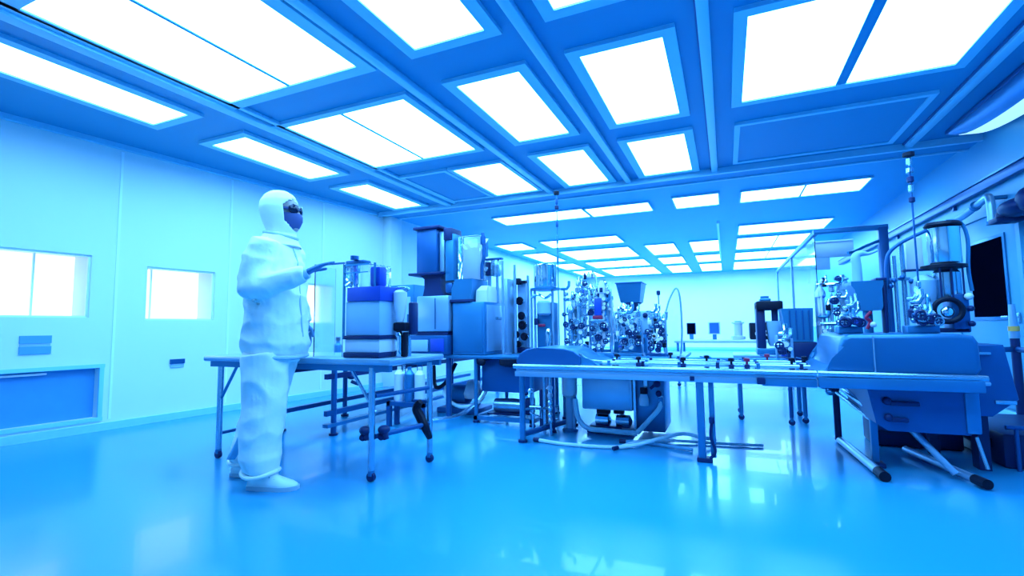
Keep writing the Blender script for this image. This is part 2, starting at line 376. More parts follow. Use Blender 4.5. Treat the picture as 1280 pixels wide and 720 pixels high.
# glazed enclosure frame right behind
t = thing('glazed_booth', 'tall blue-framed glass booth behind the right machine', 'booth', (1.75, 7.5, 0))
MB().box((1.70, 6.95, 0), (1.79, 7.05, 2.07), .008).build('post', 'dsteel', t, label='thick dark blue front post')
MB().box((1.04, 6.96, 2.04), (1.80, 7.04, 2.10), .008).build('top_rail', 'bsteel', t)
MB().box((1.04, 7.02, 2.04), (1.10, 12.0, 2.10), .008).build('side_rail', 'bsteel', t)
MB().box((1.045, 11.9, 0), (1.095, 12.0, 2.04)).build('post', 'frost', t); MB().box((1.045, 9.4, 0), (1.095, 9.47, 2.04)).build('post', 'frost', t)
MB().box((1.06, 7.1, .9), (1.07, 11.9, 2.04)).build('glass_pane', 'acry', t)
for (a, b, y) in ((1.13, 1.66, 8.0), (1.18, 1.68, 9.8)):
    MB().box((a, y, 1.86), (b, y+.03, 2.08), .01).build('translucent_panel', 'pale', t)
    MB().box((a-.03, y-.01, 1.50), (a, y+.02, 2.10)).box((a-.03, y-.01, 2.08), (b, y+.02, 2.10)).build('panel_frame', 'seam', t)
MB().tube([(1.72, 7.0, 1.92), (1.62, 7.0, 1.88), (1.55, 7.0, 1.85), (1.45, 6.98, 1.80), (1.38, 6.95, 1.78)], .02, 8).build('drape_hose', 'bsteel', t)

# ================================================================== PERSON
def person():
    ang = R(19); base = Vector((-2.645, 2.24, 0)); mx = Matrix.Translation(base) @ Matrix.Rotation(ang, 4, 'Z')
    def W(p): return mx @ Vector(p)
    root = None
    def ell(cx, cy, z, rx, ry, n=28, tilt=0):
        return [W((cx+rx*math.cos(2*math.pi*k/n), cy+ry*math.sin(2*math.pi*k/n), z+tilt*math.cos(2*math.pi*k/n))) for k in range(n)]
    def wrinkle(o, amp, sc, amp2=0, sc2=1, zs=1.0):
        for v in o.data.vertices:
            p = v.co; q = Vector((p.x*sc, p.y*sc, p.z*sc*zs))
            d = (.55-1.9*abs(noise.noise(q)))*amp*1.1 + (noise.noise(q*sc2+Vector((7, 3, 1)))*amp2 if amp2 else 0)
            v.co = p + v.normal*d
    def remesh(o, vox, smooth=4):
        m = o.modifiers.new('r', 'REMESH'); m.mode = 'VOXEL'; m.voxel_size = vox; m.use_smooth_shade = True
        if smooth: s = o.modifiers.new('s', 'SMOOTH'); s.iterations = smooth; s.factor = .5
        dg = bpy.context.evaluated_depsgraph_get(); ev = o.evaluated_get(dg); me = bpy.data.meshes.new_from_object(ev)
        o.modifiers.clear(); mm = o.data.materials[0]; o.data = me
        if not me.materials: me.materials.append(mm)
        for p in me.polygons: p.use_smooth = True
    hp = (.045, 0, 1.695)                                   # head centre
    # ---- body: one continuous surface
    b = MB()
    b.loft([ell(0, 0, z, rx, ry) for z, rx, ry in ((.84, .12, .16), (.95, .13, .17), (1.10, .11, .14), (1.30, .12, .17), (1.42, .11, .18), (1.49, .07, .10), (1.53, .055, .058))])
    b.tube([W((0, 0, 1.48)), W((.015, 0, 1.60))], .056, 16, smooth=False)
    b.loft([ell(hp[0]+dx, 0, z, rx, ry) for z, dx, rx, ry in ((1.575, .045, .035, .03), (1.59, .035, .062, .05), (1.63, .02, .083, .064), (1.68, .0, .095, .072), (1.73, -.005, .098, .076), (1.77, -.008, .092, .072), (1.805, -.012, .07, .055), (1.82, -.012, .03, .025))])
    b.loft([[W((hp[0]+.085, dy, 1.715)), W((hp[0]+.095, dy*.4, 1.72)), W((hp[0]+.118, dy*.5, 1.672)), W((hp[0]+.085, dy*1.2, 1.665))] for dy in (-.016, .016)])   # nose
    b.tube([W((hp[0]+.083, -.024, 1.632)), W((hp[0]+.094, 0, 1.635)), W((hp[0]+.083, .024, 1.632))], .009, 8)                                 # mouth
    for s in (-1, 1):
        b.sph(W((hp[0]-.005, s*.078, 1.69)), .026, 10, (.8, .35, 1.1))                                                                           # ears
        b.sph(W((hp[0]+.072, s*.030, 1.715)), .017, 10)                                                                                           # brow and eye socket
    legs = {-1: [(0, -.10, .90), (.01, -.11, .50), (.0, -.12, .10)], 1: [(-.03, .10, .90), (-.10, .11, .50), (-.25, .12, .10)]}
    for s in (-1, 1):
        b.tube([W(p) for p in legs[s]], .07, 14, radii=[.085, .058, .042])
        f = legs[s][2]; b.tube([W((f[0]-.03, f[1], .05)), W((f[0]+.08, f[1], .045)), W((f[0]+.17, f[1], .03))], .03, 10, radii=[.036, .036, .025])
    armR = [(.01, -.165, 1.44), (-.01, -.225, 1.19), (.30, -.18, 1.285)]; armL = [(0, .17, 1.44), (-.03, .27, 1.20), (.04, .30, .985)]
    for a in (armR, armL):
        b.tube([W(a[0]), W(a[1])], .045, 12, smooth=False, radii=[.05, .038]); b.tube([W(a[1]), W(a[2])], .04, 12, smooth=False, radii=[.038, .026]); b.sph(W(a[1]), .039, 12); b.sph(W(a[0]), .052, 12)
    def hand(mb, wrist, fingdir, updir, k, side, curl=.25):
        f = Vector(fingdir).normalized(); u = Vector(updir); u = (u-f*u.dot(f)).normalized(); s = f.cross(u).normalized()*side
        wv = Vector(wrist)
        def H(a, b_, c): return W(wv+f*a+s*b_+u*c)
        # palm
        mb.loft([[H(a, w_*math.cos(t), th*math.sin(t)) for t in [2*math.pi*j/14 for j in range(14)]] for a, w_, th in ((-.03, .026*k, .020*k), (.0, .028*k, .019*k), (.04, .040*k, .016*k), (.075, .043*k, .015*k), (.09, .040*k, .012*k))])
        for j, (off, L) in enumerate(((-.031, .070), (-.011, .080), (.010, .075), (.030, .058))):
            c1, c2 = -curl*L*.25, -curl*L
            mb.tube([H(.075, off, 0), H(.088+L*.25, off*1.08, c1*.6), H(.088+L*.62, off*1.12, c1-.004), H(.088+L, off*1.14, c2)], .009*k, 8, radii=[.0095*k, .009*k, .0085*k, .0065*k], sub=4)
        mb.tube([H(.015, -.022, 0), H(.045, -.050, -.008), H(.075, -.062, -.018), H(.098, -.062, -.026)], .01*k, 8, radii=[.013*k, .0115*k, .010*k, .0075*k], sub=4)
    hands = (((.305, -.18, 1.29), (.83, .12, .42), (-.4, -.2, .9), 1, .2), ((.04, .30, .98), (.15, 0, -1), (0, 1, 0), -1, .5))
    for hw, fd, ud, sd, cu in hands: hand(b, hw, fd, ud, .88, sd, cu)
    root = b.build('person', 'skin', None, org=W((0, 0, 0))); remesh(root, .008, 3)
    tag(root, 'person in white hooded coverall, dark goggles and mask, reaching toward the clear cabinet', 'person')
    def finish(mb, name, m, vox=None, sm=4, wr=None, parent=None, label=None):
        o = mb.build(name, m, parent or root, org=root.location, label=label, auto=60)
        if vox: remesh(o, vox, sm)
        if wr: wrinkle(o, *wr)
        return o
    # ---- jacket
    c = MB()
    c.loft([ell(dx, 0, z, rx, ry, tilt=tl) for z, dx, rx, ry, tl in ((.775, .005, .165, .185, 0), (.80, .01, .180, .200, 0), (.86, .015, .196, .215, 0), (.95, .01, .188, .21, 0), (1.08, .01, .178, .205, 0), (1.22, .01, .170, .205, 0), (1.34, .005, .160, .205, 0), (1.42, .0, .145, .20, 0), (1.48, .0, .125, .165, 0), (1.53, .005, .095, .115, 0), (1.565, .01, .08, .09, 0))])
    for a in (armR, armL):
        e = Vector(a[1]); w_ = Vector(a[2]); mid = (e*.45+w_*.55)
        c.tube([W((a[0][0], a[0][1]*1.0, a[0][2]-.01)), W((Vector(a[0])*.5+e*.5)+Vector((-.01, 0, .01))), W(e)], .09, 18, radii=[.092, .088, .076])
        c.sph(W(e), .077, 16); c.sph(W((a[0][0], a[0][1], a[0][2]-.01)), .095, 16)
        c.tube([W(e), W(mid), W(w_*.97+e*.03)], .07, 18, radii=[.076, .066, .048])
    jk = finish(c, 'jacket', 'suit', .008, 6, (.013, 6.5, .004, 2.3, 1.25))
    s = MB(); s.tube([W((.012+.180*math.cos(t), .200*math.sin(t), .778+.004*math.sin(3*t))) for t in [2*math.pi*j/32 for j in range(33)]], .014, 8, sub=2); finish(s, 'hem_band', 'suitdk', parent=jk)
    s = MB(); s.tube([W((.08, -.02, 1.52)), W((.145, -.03, 1.42)), W((.168, -.03, 1.3)), W((.185, -.03, 1.1)), W((.205, -.03, .9))], .006, 6); finish(s, 'zip', 'suitdk', parent=jk)
    for a in (armR, armL):
        e = Vector(a[1]); w_ = Vector(a[2]); d = (w_-e).normalized()
        s = MB(); s.cyl(W(w_-d*.025), W(w_+d*.012), .043, .034, 18); finish(s, 'cuff', 'suitdk', parent=jk)
    # ---- trousers
    c = MB()
    c.loft([ell(0, 0, z, rx, ry) for z, rx, ry in ((.74, .145, .175), (.80, .17, .195), (.88, .16, .18))])
    c.tube([W((.0, -.095, .80)), W((.015, -.105, .55)), W((.005, -.12, .30)), W((.01, -.125, .10))], .14, 22, radii=[.135, .125, .118, .108])
    c.tube([W((-.03, .095, .80)), W((-.09, .105, .55)), W((-.19, .115, .30)), W((-.255, .12, .10))], .14, 22, radii=[.13, .115, .102, .092])
    tr = finish(c, 'trousers', 'suit', .009, 6, (.012, 6, .004, 2.3, .9))
    for (x, y, r_) in ((.01, -.125, .100), (-.257, .12, .085)):
        s = MB(); s.tube([W((x+r_*math.cos(t), y+r_*math.sin(t), .098+.010*math.cos(2*t))) for t in [2*math.pi*j/24 for j in range(25)]], .014, 8, sub=2); finish(s, 'cuff', 'suit', parent=tr)
    # dark creased patch at the rear ankle
    s = MB(); s.loft([[W((-.28+dx+.03*math.cos(t), .02+.012*math.sin(t), z)) for t in [2*math.pi*j/10 for j in range(10)]] for z, dx in ((.13, .0), (.18, .03), (.24, .06), (.28, .075))]); finish(s, 'ankle_patch', 'hoseb', parent=tr)
    # ---- hood with a face opening, cape on the shoulders
    hs = MB(); n = 40; rows = []
    prof = [(1.845, .02, -.01), (1.838, .055, -.012), (1.815, .088, -.012), (1.775, .114, -.01), (1.73, .124, -.005), (1.68, .120, .004), (1.63, .108, .010), (1.59, .094, .012), (1.56, .088, .010), (1.53, .098, .004), (1.50, .118, -.004), (1.475, .135, -.004)]
    sub = []
    for (a, b2) in zip(prof, prof[1:]):
        for k in range(3): t = k/3; sub.append(tuple(a[i]*(1-t)+b2[i]*t for i in range(3)))
    sub.append(prof[-1])
    for z, r_, dx in sub:
        rows.append([hs.bm.verts.new(W((hp[0]-.025+dx+r_*1.0*math.cos(2*math.pi*j/n), r_*(.90 if z > 1.55 else 1.05)*math.sin(2*math.pi*j/n), z))) for j in range(n)])
    for i in range(len(rows)-1):
        z = (sub[i][0]+sub[i+1][0])/2
        for j in range(n):
            a = (j+.5)/n*2*math.pi; a = a if a < math.pi else a-2*math.pi
            if abs(a) < 1.02*math.sqrt(max(0, 1-((z-1.69)/.098)**2)): continue
            hs.bm.faces.new((rows[i][j], rows[i][(j+1) % n], rows[i+1][(j+1) % n], rows[i+1][j]))
    hs.bm.faces.new(rows[0])
    bmesh.ops.delete(hs.bm, geom=[v for v in hs.bm.verts if not v.link_faces], context='VERTS')
    hood = finish(hs, 'hood', 'suit')
    m = hood.modifiers.new('t', 'SOLIDIFY'); m.thickness = .008; m.offset = 0; m = hood.modifiers.new('s', 'SUBSURF'); m.levels = 1; m.render_levels = 1
    s = MB(); s.tube([W((hp[0]-.018+.100*math.cos(t), .088*math.sin(t), 1.553-.022*math.cos(t))) for t in [2*math.pi*j/30 for j in range(31)]], .011, 8, sub=2); finish(s, 'neck_strap', 'suitdk', parent=hood)
    # ---- mask and goggles
    s = MB(); s.loft([[W((hp[0]+.0+(rx)*math.cos(t), ry*math.sin(t), z)) for t in [-1.25+2.5*j/16 for j in range(17)]]+[W((hp[0]+(rx-.012)*math.cos(t), (ry-.008)*math.sin(t), z)) for t in [1.25-2.5*j/16 for j in range(17)]]
                      for z, rx, ry in ((1.585, .088, .062), (1.605, .104, .070), (1.64, .121, .076), (1.67, .121, .080), (1.69, .112, .083))])
    finish(s, 'face_mask', 'mask')
    s = MB()
    for sd in (-1, 1): s.lathe((0, 0, 0), [(.034, 0), (.036, .012), (.030, .017), (.004, .020)], 18, 'X')
    bmv = s.bm.verts[:]; half = len(bmv)//2
    for i, v in enumerate(bmv):
        sd = -1 if i < half else 1; rz = Matrix.Rotation(sd*.42, 3, 'Z'); p = rz @ Vector((v.co.x, v.co.y*1.05, v.co.z*.85)); v.co = W(p+Vector((hp[0]+.083, sd*.040, 1.718)))
    gg = finish(s, 'goggles', 'goggle')
    s = MB(); s.tube([W((hp[0]-.02+.118*math.cos(t), .088*math.sin(t), 1.718)) for t in [-1.35+2.7*j/20 for j in range(21)]], .009, 6, sub=1); finish(s, 'frame', 'mask', parent=gg)
    # ---- gloves (five fingers) and shoes
    for hw, fd, ud, sd, cu in hands:
        s = MB(); hand(s, hw, fd, ud, 1.06, sd, cu); g_ = finish(s, 'glove', 'glove', .0035, 2)
    for i, (x, y, mname) in enumerate(((.035, -.125, 'shoe'), (-.24, .12, 'shoe'))):
        s = MB(); secs = []
        for u, hw_, ht in ((-.115, .020, .07), (-.10, .038, .10), (-.05, .045, .12), (.0, .047, .11), (.05, .052, .085), (.10, .056, .065), (.145, .050, .052), (.175, .030, .040), (.185, .012, .03)):
            secs.append([W((x+u+.02, y+hw_*math.cos(t), .02+max(0, math.sin(t))*(ht-.02) + min(0, math.sin(t))*.008)) for t in [2*math.pi*j/20 for j in range(20)]])
        s.loft(secs); sh = finish(s, 'shoe', 'shoe')
        s = MB(); poly = [(u+.02, w2) for u, w2 in ((-.125, 0), (-.11, .038), (-.04, .048), (.05, .056), (.11, .060), (.16, .050), (.192, .02), (.192, -.02), (.16, -.050), (.11, -.060), (.05, -.056), (-.04, -.048), (-.11, -.038))]
        a = [s.bm.verts.new(W((x+p, y+q, 0))) for p, q in poly]; b2 = [s.bm.verts.new(W((x+p, y+q, .024))) for p, q in poly]; nn = len(poly)
        s.bm.faces.new(a); s.bm.faces.new(b2)
        for q in range(nn): s.bm.faces.new((a[q], a[(q+1) % nn], b2[(q+1) % nn], b2[q]))
        finish(s, 'sole', 'suitdk', parent=sh)
        s = MB(); 
        for q in (.02, .05, .08): s.tube([W((x+q, y-.035, .09-q*.35)), W((x+q+.005, y, .105-q*.42)), W((x+q, y+.035, .09-q*.35))], .004, 6)
        finish(s, 'laces', 'bsteel', parent=sh)
    return root
person()

# ================================================================== TABLES AND FRAMES
def caster(mb_parent, x, y, r=.028):
    MB().cyl((x, y-.012, r), (x, y+.012, r), r, seg=18).build('wheel', 'navy', mb_parent)
    MB().box((x-.014, y-.018, r+.005), (x+.014, y+.018, r+.045), .004).build('fork', 'bsteel', mb_parent)
def leg(root, x, y, z1, r=.019, m='steel', cast=True, z0=None):
    l = MB().cyl((x, y, (.065 if cast else 0) if z0 is None else z0), (x, y, z1), r, seg=14).build('leg', m, root)
    if cast: caster(l, x, y)
    else: MB().cyl((x, y, 0), (x, y, .02), r*1.6, seg=14).build('foot', 'navy', l)
    return l

# front work table on casters
t = thing('work_table', 'long steel work table on casters right behind the person', 'table', (-2.75, 2.68, 0))
MB().box((-3.64, 2.45, .715), (-1.90, 3.08, .755), .012).build('tabletop', 'steel2', t)
MB().box((-3.58, 2.47, .675), (-1.92, 2.50, .715)).box((-3.58, 3.04, .675), (-1.92, 3.07, .715)).build('apron', 'bsteel', t)
for x, y in ((-3.50, 2.50), (-2.06, 2.48), (-1.96, 2.98), (-3.50, 3.0)): leg(t, x, y, .70, .021)
MB().tube([(-3.50, 2.50, .42), (-3.32, 2.50, .69)], .011, 8).build('brace', 'bsteel', t)
MB().tube([(-2.05, 2.50, .42), (-2.25, 2.50, .69)], .011, 8).build('brace', 'steel', t)
MB().cyl((-3.50, 2.50, .18), (-3.50, 3.0, .18), .012).cyl((-3.50, 2.70, .18), (-3.25, 2.70, .18), .010).build('side_rail', 'dsteel', t)
MB().cyl((-2.05, 2.50, .27), (-1.96, 2.98, .27), .016).build('side_rail', 'dsteel', t)
MB().cyl((-2.1, 2.98, .42), (-1.96, 2.98, .42), .014).cyl((-2.05, 2.50, .52), (-1.96, 2.98, .52), .014).build('side_rail', 'dsteel', t)
for p in ((-2.10, 2.47, .31), (-2.005, 2.53, .31)):
    k = MB().sph(p, .040, 12, (1, 1, .7)).cyl((p[0], p[1], p[2]), (p[0]+.02, p[1], p[2]-.06), .018).sph((p[0]-.02, p[1], p[2]-.045), .024, 10).build('clamp_knob', 'navy', t)
MB().tube([(-1.99, 2.91, .43), (-2.03, 2.92, .38), (-2.00, 2.93, .31), (-1.965, 2.93, .25), (-1.96, 2.98, .17)], .030, 10, radii=[.020, .032, .034, .030, .022]).build('cable_boot', 'black', t)

# long conveyor frame running back behind the work table
t = thing('transfer_frame', 'long low steel frame running back between the work table and left wall', 'frame', (-3.6, 5, 0))
MB().box((-3.90, 3.3, .60), (-3.22, 7.0, .63), .008).build('deck', 'steel2', t)
for x, y in ((-3.84, 4.18), (-3.84, 6.4), (-3.25, 3.4), (-3.25, 6.8), (-3.84, 3.36)): leg(t, x, y, .60, .025, 'dsteel', cast=False)
MB().box((-3.86, 3.3, .53), (-3.82, 7.0, .58)).build('upper_rail', 'navy', t); MB().box((-3.27, 3.3, .50), (-3.23, 7.0, .545)).build('upper_rail', 'navy', t)
MB().box((-3.86, 3.3, .16), (-3.82, 7.0, .20)).build('lower_rail', 'dsteel', t); MB().box((-3.27, 3.3, .18), (-3.23, 7.0, .225)).build('lower_rail', 'dsteel', t)
MB().box((-3.28, 3.3, .08), (-3.22, 7.0, .11)).build('skid', 'bsteel', t)
MB().sph((-3.25, 3.62, .50), .045, 12, (1, 1, .7)).cyl((-3.25, 3.62, .45), (-3.22, 3.68, .42), .016).build('clamp_knob', 'navy', t)
MB().tube([(-3.25, 4.3, .20), (-3.2, 4.35, .42), (-3.23, 4.4, .58)], .024, 10).build('elbow_pipe', 'steel', t)
t = thing('instrument_tray', 'low white tray with a small blue bottle beside the person', 'tray', (-3.25, 3.75, .63))
MB().box((-3.88, 3.45, .631), (-3.24, 3.80, .70), .012).build('tray', 'pale', t)
MB().box((-3.84, 3.48, .70), (-3.28, 3.77, .712), .004).build('lid', 'frost', t)
t = thing('small_bottle', 'small dark-capped bottle standing on the white tray', 'bottle', (-3.40, 3.60, .712))
MB().lathe((-3.40, 3.60, .713), [(.034, 0), (.036, .01), (.036, .08), (.018, .10), (.018, .12)], 16).build('body', 'bsteel', t); MB().cyl((-3.40, 3.60, .833), (-3.40, 3.60, .866), .022).build('cap', 'navy', t)

# ================================================================== MACHINES ON THE LEFT
# clear cabinet on the work table
t = thing('clear_cabinet', 'clear-walled test cabinet with a bright cobalt band on the front table', 'cabinet', (-2.322, 2.6, .755))
z0 = .756
MB().box((-2.374, 2.52, z0), (-2.003, 2.78, z0+.035), .006).build('base', 'navy', t)
MB().box((-2.364, 2.53, z0+.035), (-2.008, 2.77, z0+.12), .004).build('drawer', 'pale', t)
MB().box((-2.374, 2.52, z0+.12), (-1.998, 2.78, z0+.145), .004).build('shelf', 'navy', t)
MB().box((-2.359, 2.53, z0+.145), (-2.008, 2.76, z0+.37), .006).build('lower_panel', 'frost', t)
MB().box((-2.338, 2.52, z0+.37), (-1.993, 2.76, z0+.465), .006).build('band', 'cobalt', t, label='bright cobalt band')
MB().box((-2.374, 2.53, z0+.465), (-2.116, 2.76, z0+.62), .004).build('upper_pane', 'acry', t)
MB().box((-2.127, 2.54, z0+.465), (-2.019, 2.62, z0+.60), .018).build('control_block', 'cobalt', t)
mb = MB()
for x in (-2.379, -2.06): mb.box((x, 2.52, z0+(.12 if x < -2.2 else .465)), (x+.012, 2.532, z0+.62))
mb.box((-2.379, 2.52, z0+.61), (-2.116, 2.532, z0+.622)).box((-2.379, 2.52, z0+.56), (-2.127, 2.53, z0+.566)).box((-2.271, 2.52, z0+.47), (-2.263, 2.53, z0+.56))
mb.build('frame', 'bsteel', t)
MB().box((-2.384, 2.54, z0+.622), (-2.189, 2.62, z0+.650), .01).cyl((-2.271, 2.53, z0+.65), (-2.271, 2.53, z0+.675), .03).build('top_cap', 'dsteel', t)
mb = MB().box((-2.642, 2.56, z0), (-2.384, 2.566, z0+.635)).box((-2.642, 2.56, z0), (-2.636, 2.76, z0+.635)).build('side_screen', 'acry', t)
MB().box((-2.642, 2.557, z0+.633), (-2.374, 2.569, z0+.645)).build('screen_rail', 'dsteel', t)
for ch in COL.objects:
    if ch.parent is t and not ch.name.startswith(('side_screen', 'screen_rail')):
        for v in ch.data.vertices:
            X_ = v.co.x + t.location.x; v.co.x = (-2.38 + (X_+2.38)*.80 + .035) - t.location.x
# bottle-shaped filler beside it
t = thing('filling_head', 'shiny white and black filling head between clear cabinet and grey boxes', 'instrument', (-1.86, 2.65, .755))
x, y = -1.985, 2.68
MB().lathe((x-.02, y, .757), [(.028, 0), (.03, .01), (.030, .13), (.024, .16), (.016, .17)], 16).build('lower_body', 'chrome', t)
MB().box((x-.05, y-.03, .925), (x+.05, y+.05, .985), .012).build('collar', 'black', t)
MB().lathe((x-.012, y, .985), [(.022, 0), (.032, .03), (.045, .14), (.045, .20), (.030, .215)], 18).build('funnel', 'pale', t)
MB().box((x+.036, y+.02, .90), (x+.075, y+.09, 1.12), .012).build('bracket', 'navy', t)
MB().box((x-.045, y-.01, 1.195), (x+.035, y+.05, 1.225), .01).build('cap', 'steel', t)
MB().cyl((x+.028, y, .757), (x+.028, y, .92), .016).build('rod', 'black', t)
MB().lathe((x+.012, y+.06, .757), [(.02, 0), (.02, .11), (.012, .14), (.012, .165)], 14).build('side_tube', 'steel', t)

# stainless body: stand, boxes and tower
sx = -.0
t = thing('machine_stand', 'open steel stand under the big grey box left of centre', 'stand', (-2.1, 4.6, 0))
for x, y in ((-2.32, 4.36), (-1.72, 4.36), (-2.32, 5.1), (-1.72, 5.1)): leg(t, x, y, .63, .02, 'bsteel', cast=False)
MB().box((-2.34, 4.34, .03), (-1.70, 4.38, .07)).box((-2.34, 5.08, .03), (-1.70, 5.12, .07)).box((-2.34, 4.34, .03), (-2.30, 5.12, .07)).box((-1.74, 4.34, .03), (-1.70, 5.12, .07)).build('base_rail', 'bsteel', t)
MB().box((-3.10, 4.32, .63), (-1.64, 5.15, .665), .008).build('deck', 'bsteel', t)
MB().box((-2.29, 4.42, .30), (-1.75, 5.05, .62), .01).build('motor_box', 'dsteel', t)
MB().lathe((-2.20, 4.55, .15), [(.03, 0), (.07, .01), (.075, .20), (.07, .34), (.03, .36)], 20, 'X').build('motor', 'steel', t)
MB().box((-1.85, 4.46, .08), (-1.78, 4.62, .24), .02).box((-2.24, 4.45, .07), (-1.9, 4.66, .085)).build('gearbox', 'navy', t)
MB().lathe((-1.95, 4.36, .56), [(.06, .0), (.10, .02), (.10, .07), (.02, .075)], 20).build('drive_hub', 'black', t)
MB().sph((-2.25, 4.34, .60), .05, 12, (1, .6, .8)).build('rubber_boot', 'black', t)
for x, y in ((-3.02, 4.40), (-2.66, 4.40), (-3.02, 5.05), (-2.66, 5.05)): leg(t, x, y, .63, .03, 'dsteel', cast=False)

def panelled(t, a, b, m, bev=.012, name='housing'):
    o = MB().box(a, b, bev).build(name, m, t); return o
t = thing('grey_housing', 'large plain grey-blue machine box standing on the open stand', 'machine box', (-2.2, 4.6, .665))
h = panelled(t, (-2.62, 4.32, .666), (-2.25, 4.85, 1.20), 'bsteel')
MB().box((-2.60, 4.312, .70), (-2.27, 4.321, 1.17), .003).build('door', 'bsteel', t)
MB().box((-2.252, 4.36, .70), (-2.24, 4.81, 1.17), .004).build('door', 'steel2', t)
MB().box((-2.24, 4.55, 1.02), (-2.225, 4.72, 1.05), .005).build('handle', 'steel', t)
MB().box((-2.64, 4.30, 1.20), (-2.40, 4.87, 1.23), .004).build('lid', 'navy', t)
MB().loft([[(-2.39, 4.4, 1.20), (-2.26, 4.4, 1.20), (-2.26, 4.85, 1.20), (-2.39, 4.85, 1.20)], [(-2.38, 4.4, 1.32), (-2.26, 4.4, 1.32), (-2.26, 4.85, 1.32), (-2.38, 4.85, 1.32)], [(-2.35, 4.45, 1.37), (-2.28, 4.45, 1.37), (-2.28, 4.8, 1.37), (-2.35, 4.8, 1.37)]]).build('chute', 'pale', t)
MB().box((-2.16, 4.60, .67), (-2.12, 4.85, 1.45), .008).cyl((-2.13, 4.5, .67), (-2.13, 4.5, 1.62), .014).cyl((-2.08, 4.7, .67), (-2.08, 4.7, 1.60), .014).build('side_frame', 'steel2', t)
t = thing('square_housing', 'smaller pale square machine box left of the large grey box', 'machine box', (-2.85, 4.5, .88))
panelled(t, (-3.03, 4.28, .905), (-2.64, 4.80, 1.275), 'steel2')
MB().box((-2.80, 4.270, .93), (-2.795, 4.285, 1.25)).build('panel_joint', 'dsteel', t)
MB().box((-3.05, 4.30, .868), (-2.66, 4.78, .905)).build('base_plate', 'navy', t)
MB().box((-3.10, 4.3, .96), (-3.03, 4.5, 1.10), .01).build('side_box', 'navy', t)
t = thing('control_drawer', 'low dark blue control box with a pale display under the square housing', 'control box', (-2.9, 4.5, .67))
panelled(t, (-3.16, 4.26, .666), (-2.64, 4.80, .866), 'dsteel'); MB().box((-3.09, 4.245, .70), (-2.87, 4.262, .82), .005).build('display', 'frost', t); MB().box((-2.84, 4.25, .70), (-2.68, 4.262, .83), .004).build('door', 'cobalt', t)
MB().cyl((-3.13, 4.24, .70), (-3.13, 4.24, .84), .014).build('tube', 'pale', t)
t = thing('hopper_tower', 'tall stacked hopper tower, deep blue below glassy upper columns', 'hopper', (-2.8, 4.7, 1.27))
MB().loft([[(x0, 4.35, z), (x1, 4.35, z), (x1, y1, z), (x0, y1, z)] for x0, x1, y1, z in ((-3.00, -2.74, 4.6, 1.28), (-2.98, -2.78, 4.6, 1.36), (-2.98, -2.78, 4.6, 1.46), (-3.03, -2.74, 4.6, 1.50))]).build('neck', 'navy', t)
MB().box((-3.14, 4.28, 1.50), (-2.74, 4.66, 1.525), .005).build('flange', 'navy', t)
o = MB().box((-3.06, 4.32, 1.525), (-2.81, 4.55, 1.99), .008).build('hopper_bin', 'dsteel', t, label='tall deep blue bin')
MB().box((-3.09, 4.29, 1.99), (-2.76, 4.58, 2.02), .006).build('lid', 'navy', t)
MB().box((-2.80, 4.36, 1.53), (-2.74, 4.52, 1.96), .01).build('side_column', 'steel2', t)
MB().box((-2.73, 4.36, 1.43), (-2.63, 4.54, 1.93), .01).build('side_column', 'bsteel', t)
MB().box((-2.74, 4.34, 1.86), (-2.64, 4.56, 1.99), .01).build('clamp', 'navy', t)
MB().box((-2.60, 4.40, 1.44), (-2.36, 4.65, 1.90), .012).build('glass_bin', 'acry', t); MB().box((-2.57, 4.50, 1.46), (-2.39, 4.55, 1.82), .006).build('filter', 'pale', t)
MB().loft([[(x0, 4.34, z), (x1, 4.34, z), (x1, 4.7, z), (x0, 4.7, z)] for x0, x1, z in ((-2.64, -2.41, 1.232), (-2.64, -2.40, 1.34), (-2.60, -2.40, 1.44))]).build('transition', 'bsteel', t)
MB().box((-2.74, 4.36, 1.30), (-2.64, 4.6, 1.42), .03).build('elbow', 'dsteel', t)
MB().tube([(-2.33, 4.45, 1.92), (-2.32, 4.45, 1.80), (-2.32, 4.45, 1.66), (-2.34, 4.45, 1.58), (-2.34, 4.45, 1.44)], .018, 10).cyl((-2.325, 4.45, 1.80), (-2.325, 4.45, 1.88), .028).build('drain_tube', 'dsteel', t)
t = thing('background_cabinet', 'plain blue-grey cabinet behind the clear cabinet and filling head', 'cabinet', (-3.3, 4.9, .64))
panelled(t, (-3.66, 4.6, .631), (-3.24, 5.2, 1.44), 'bsteel'); MB().box((-3.62, 4.588, .70), (-3.28, 4.602, 1.30), .004).build('door', 'frost', t); MB().box((-3.31, 4.57, .95), (-3.29, 4.59, 1.10)).build('handle', 'dsteel', t)
for ch in COL.objects:
    if ch.parent is None and ch.name in ('grey_housing', 'square_housing', 'control_drawer', 'hopper_tower'): ch.location.x += .05
# under-table bits in the background
t = thing('floor_pump', 'pump with pale hoses on the floor under the machine stand', 'pump', (-2.8, 4.9, 0))
MB().box((-3.0, 4.7, 0), (-2.5, 5.1, .06), .01).build('base', 'dsteel', t); MB().lathe((-2.95, 4.9, .19), [(.05, 0), (.11, .02), (.11, .25), (.05, .29), (.05, .4)], 20, 'X').build('body', 'bsteel', t)
MB().lathe((-2.62, 4.86, .16), [(.10, 0), (.11, .05), (.07, .18), (.03, .20)], 18).build('flask', 'pale', t)
MB().tube([(-2.9, 4.75, .30), (-2.8, 4.55, .22), (-2.6, 4.5, .12), (-2.4, 4.55, .16), (-2.36, 4.7, .30)], .018, 8).build('hose', 'hose', t)
MB().tube([(-3.1, 4.8, .5), (-2.95, 4.6, .30), (-2.82, 4.6, .35), (-2.75, 4.7, .55)], .022, 8).build('hose', 'black', t)
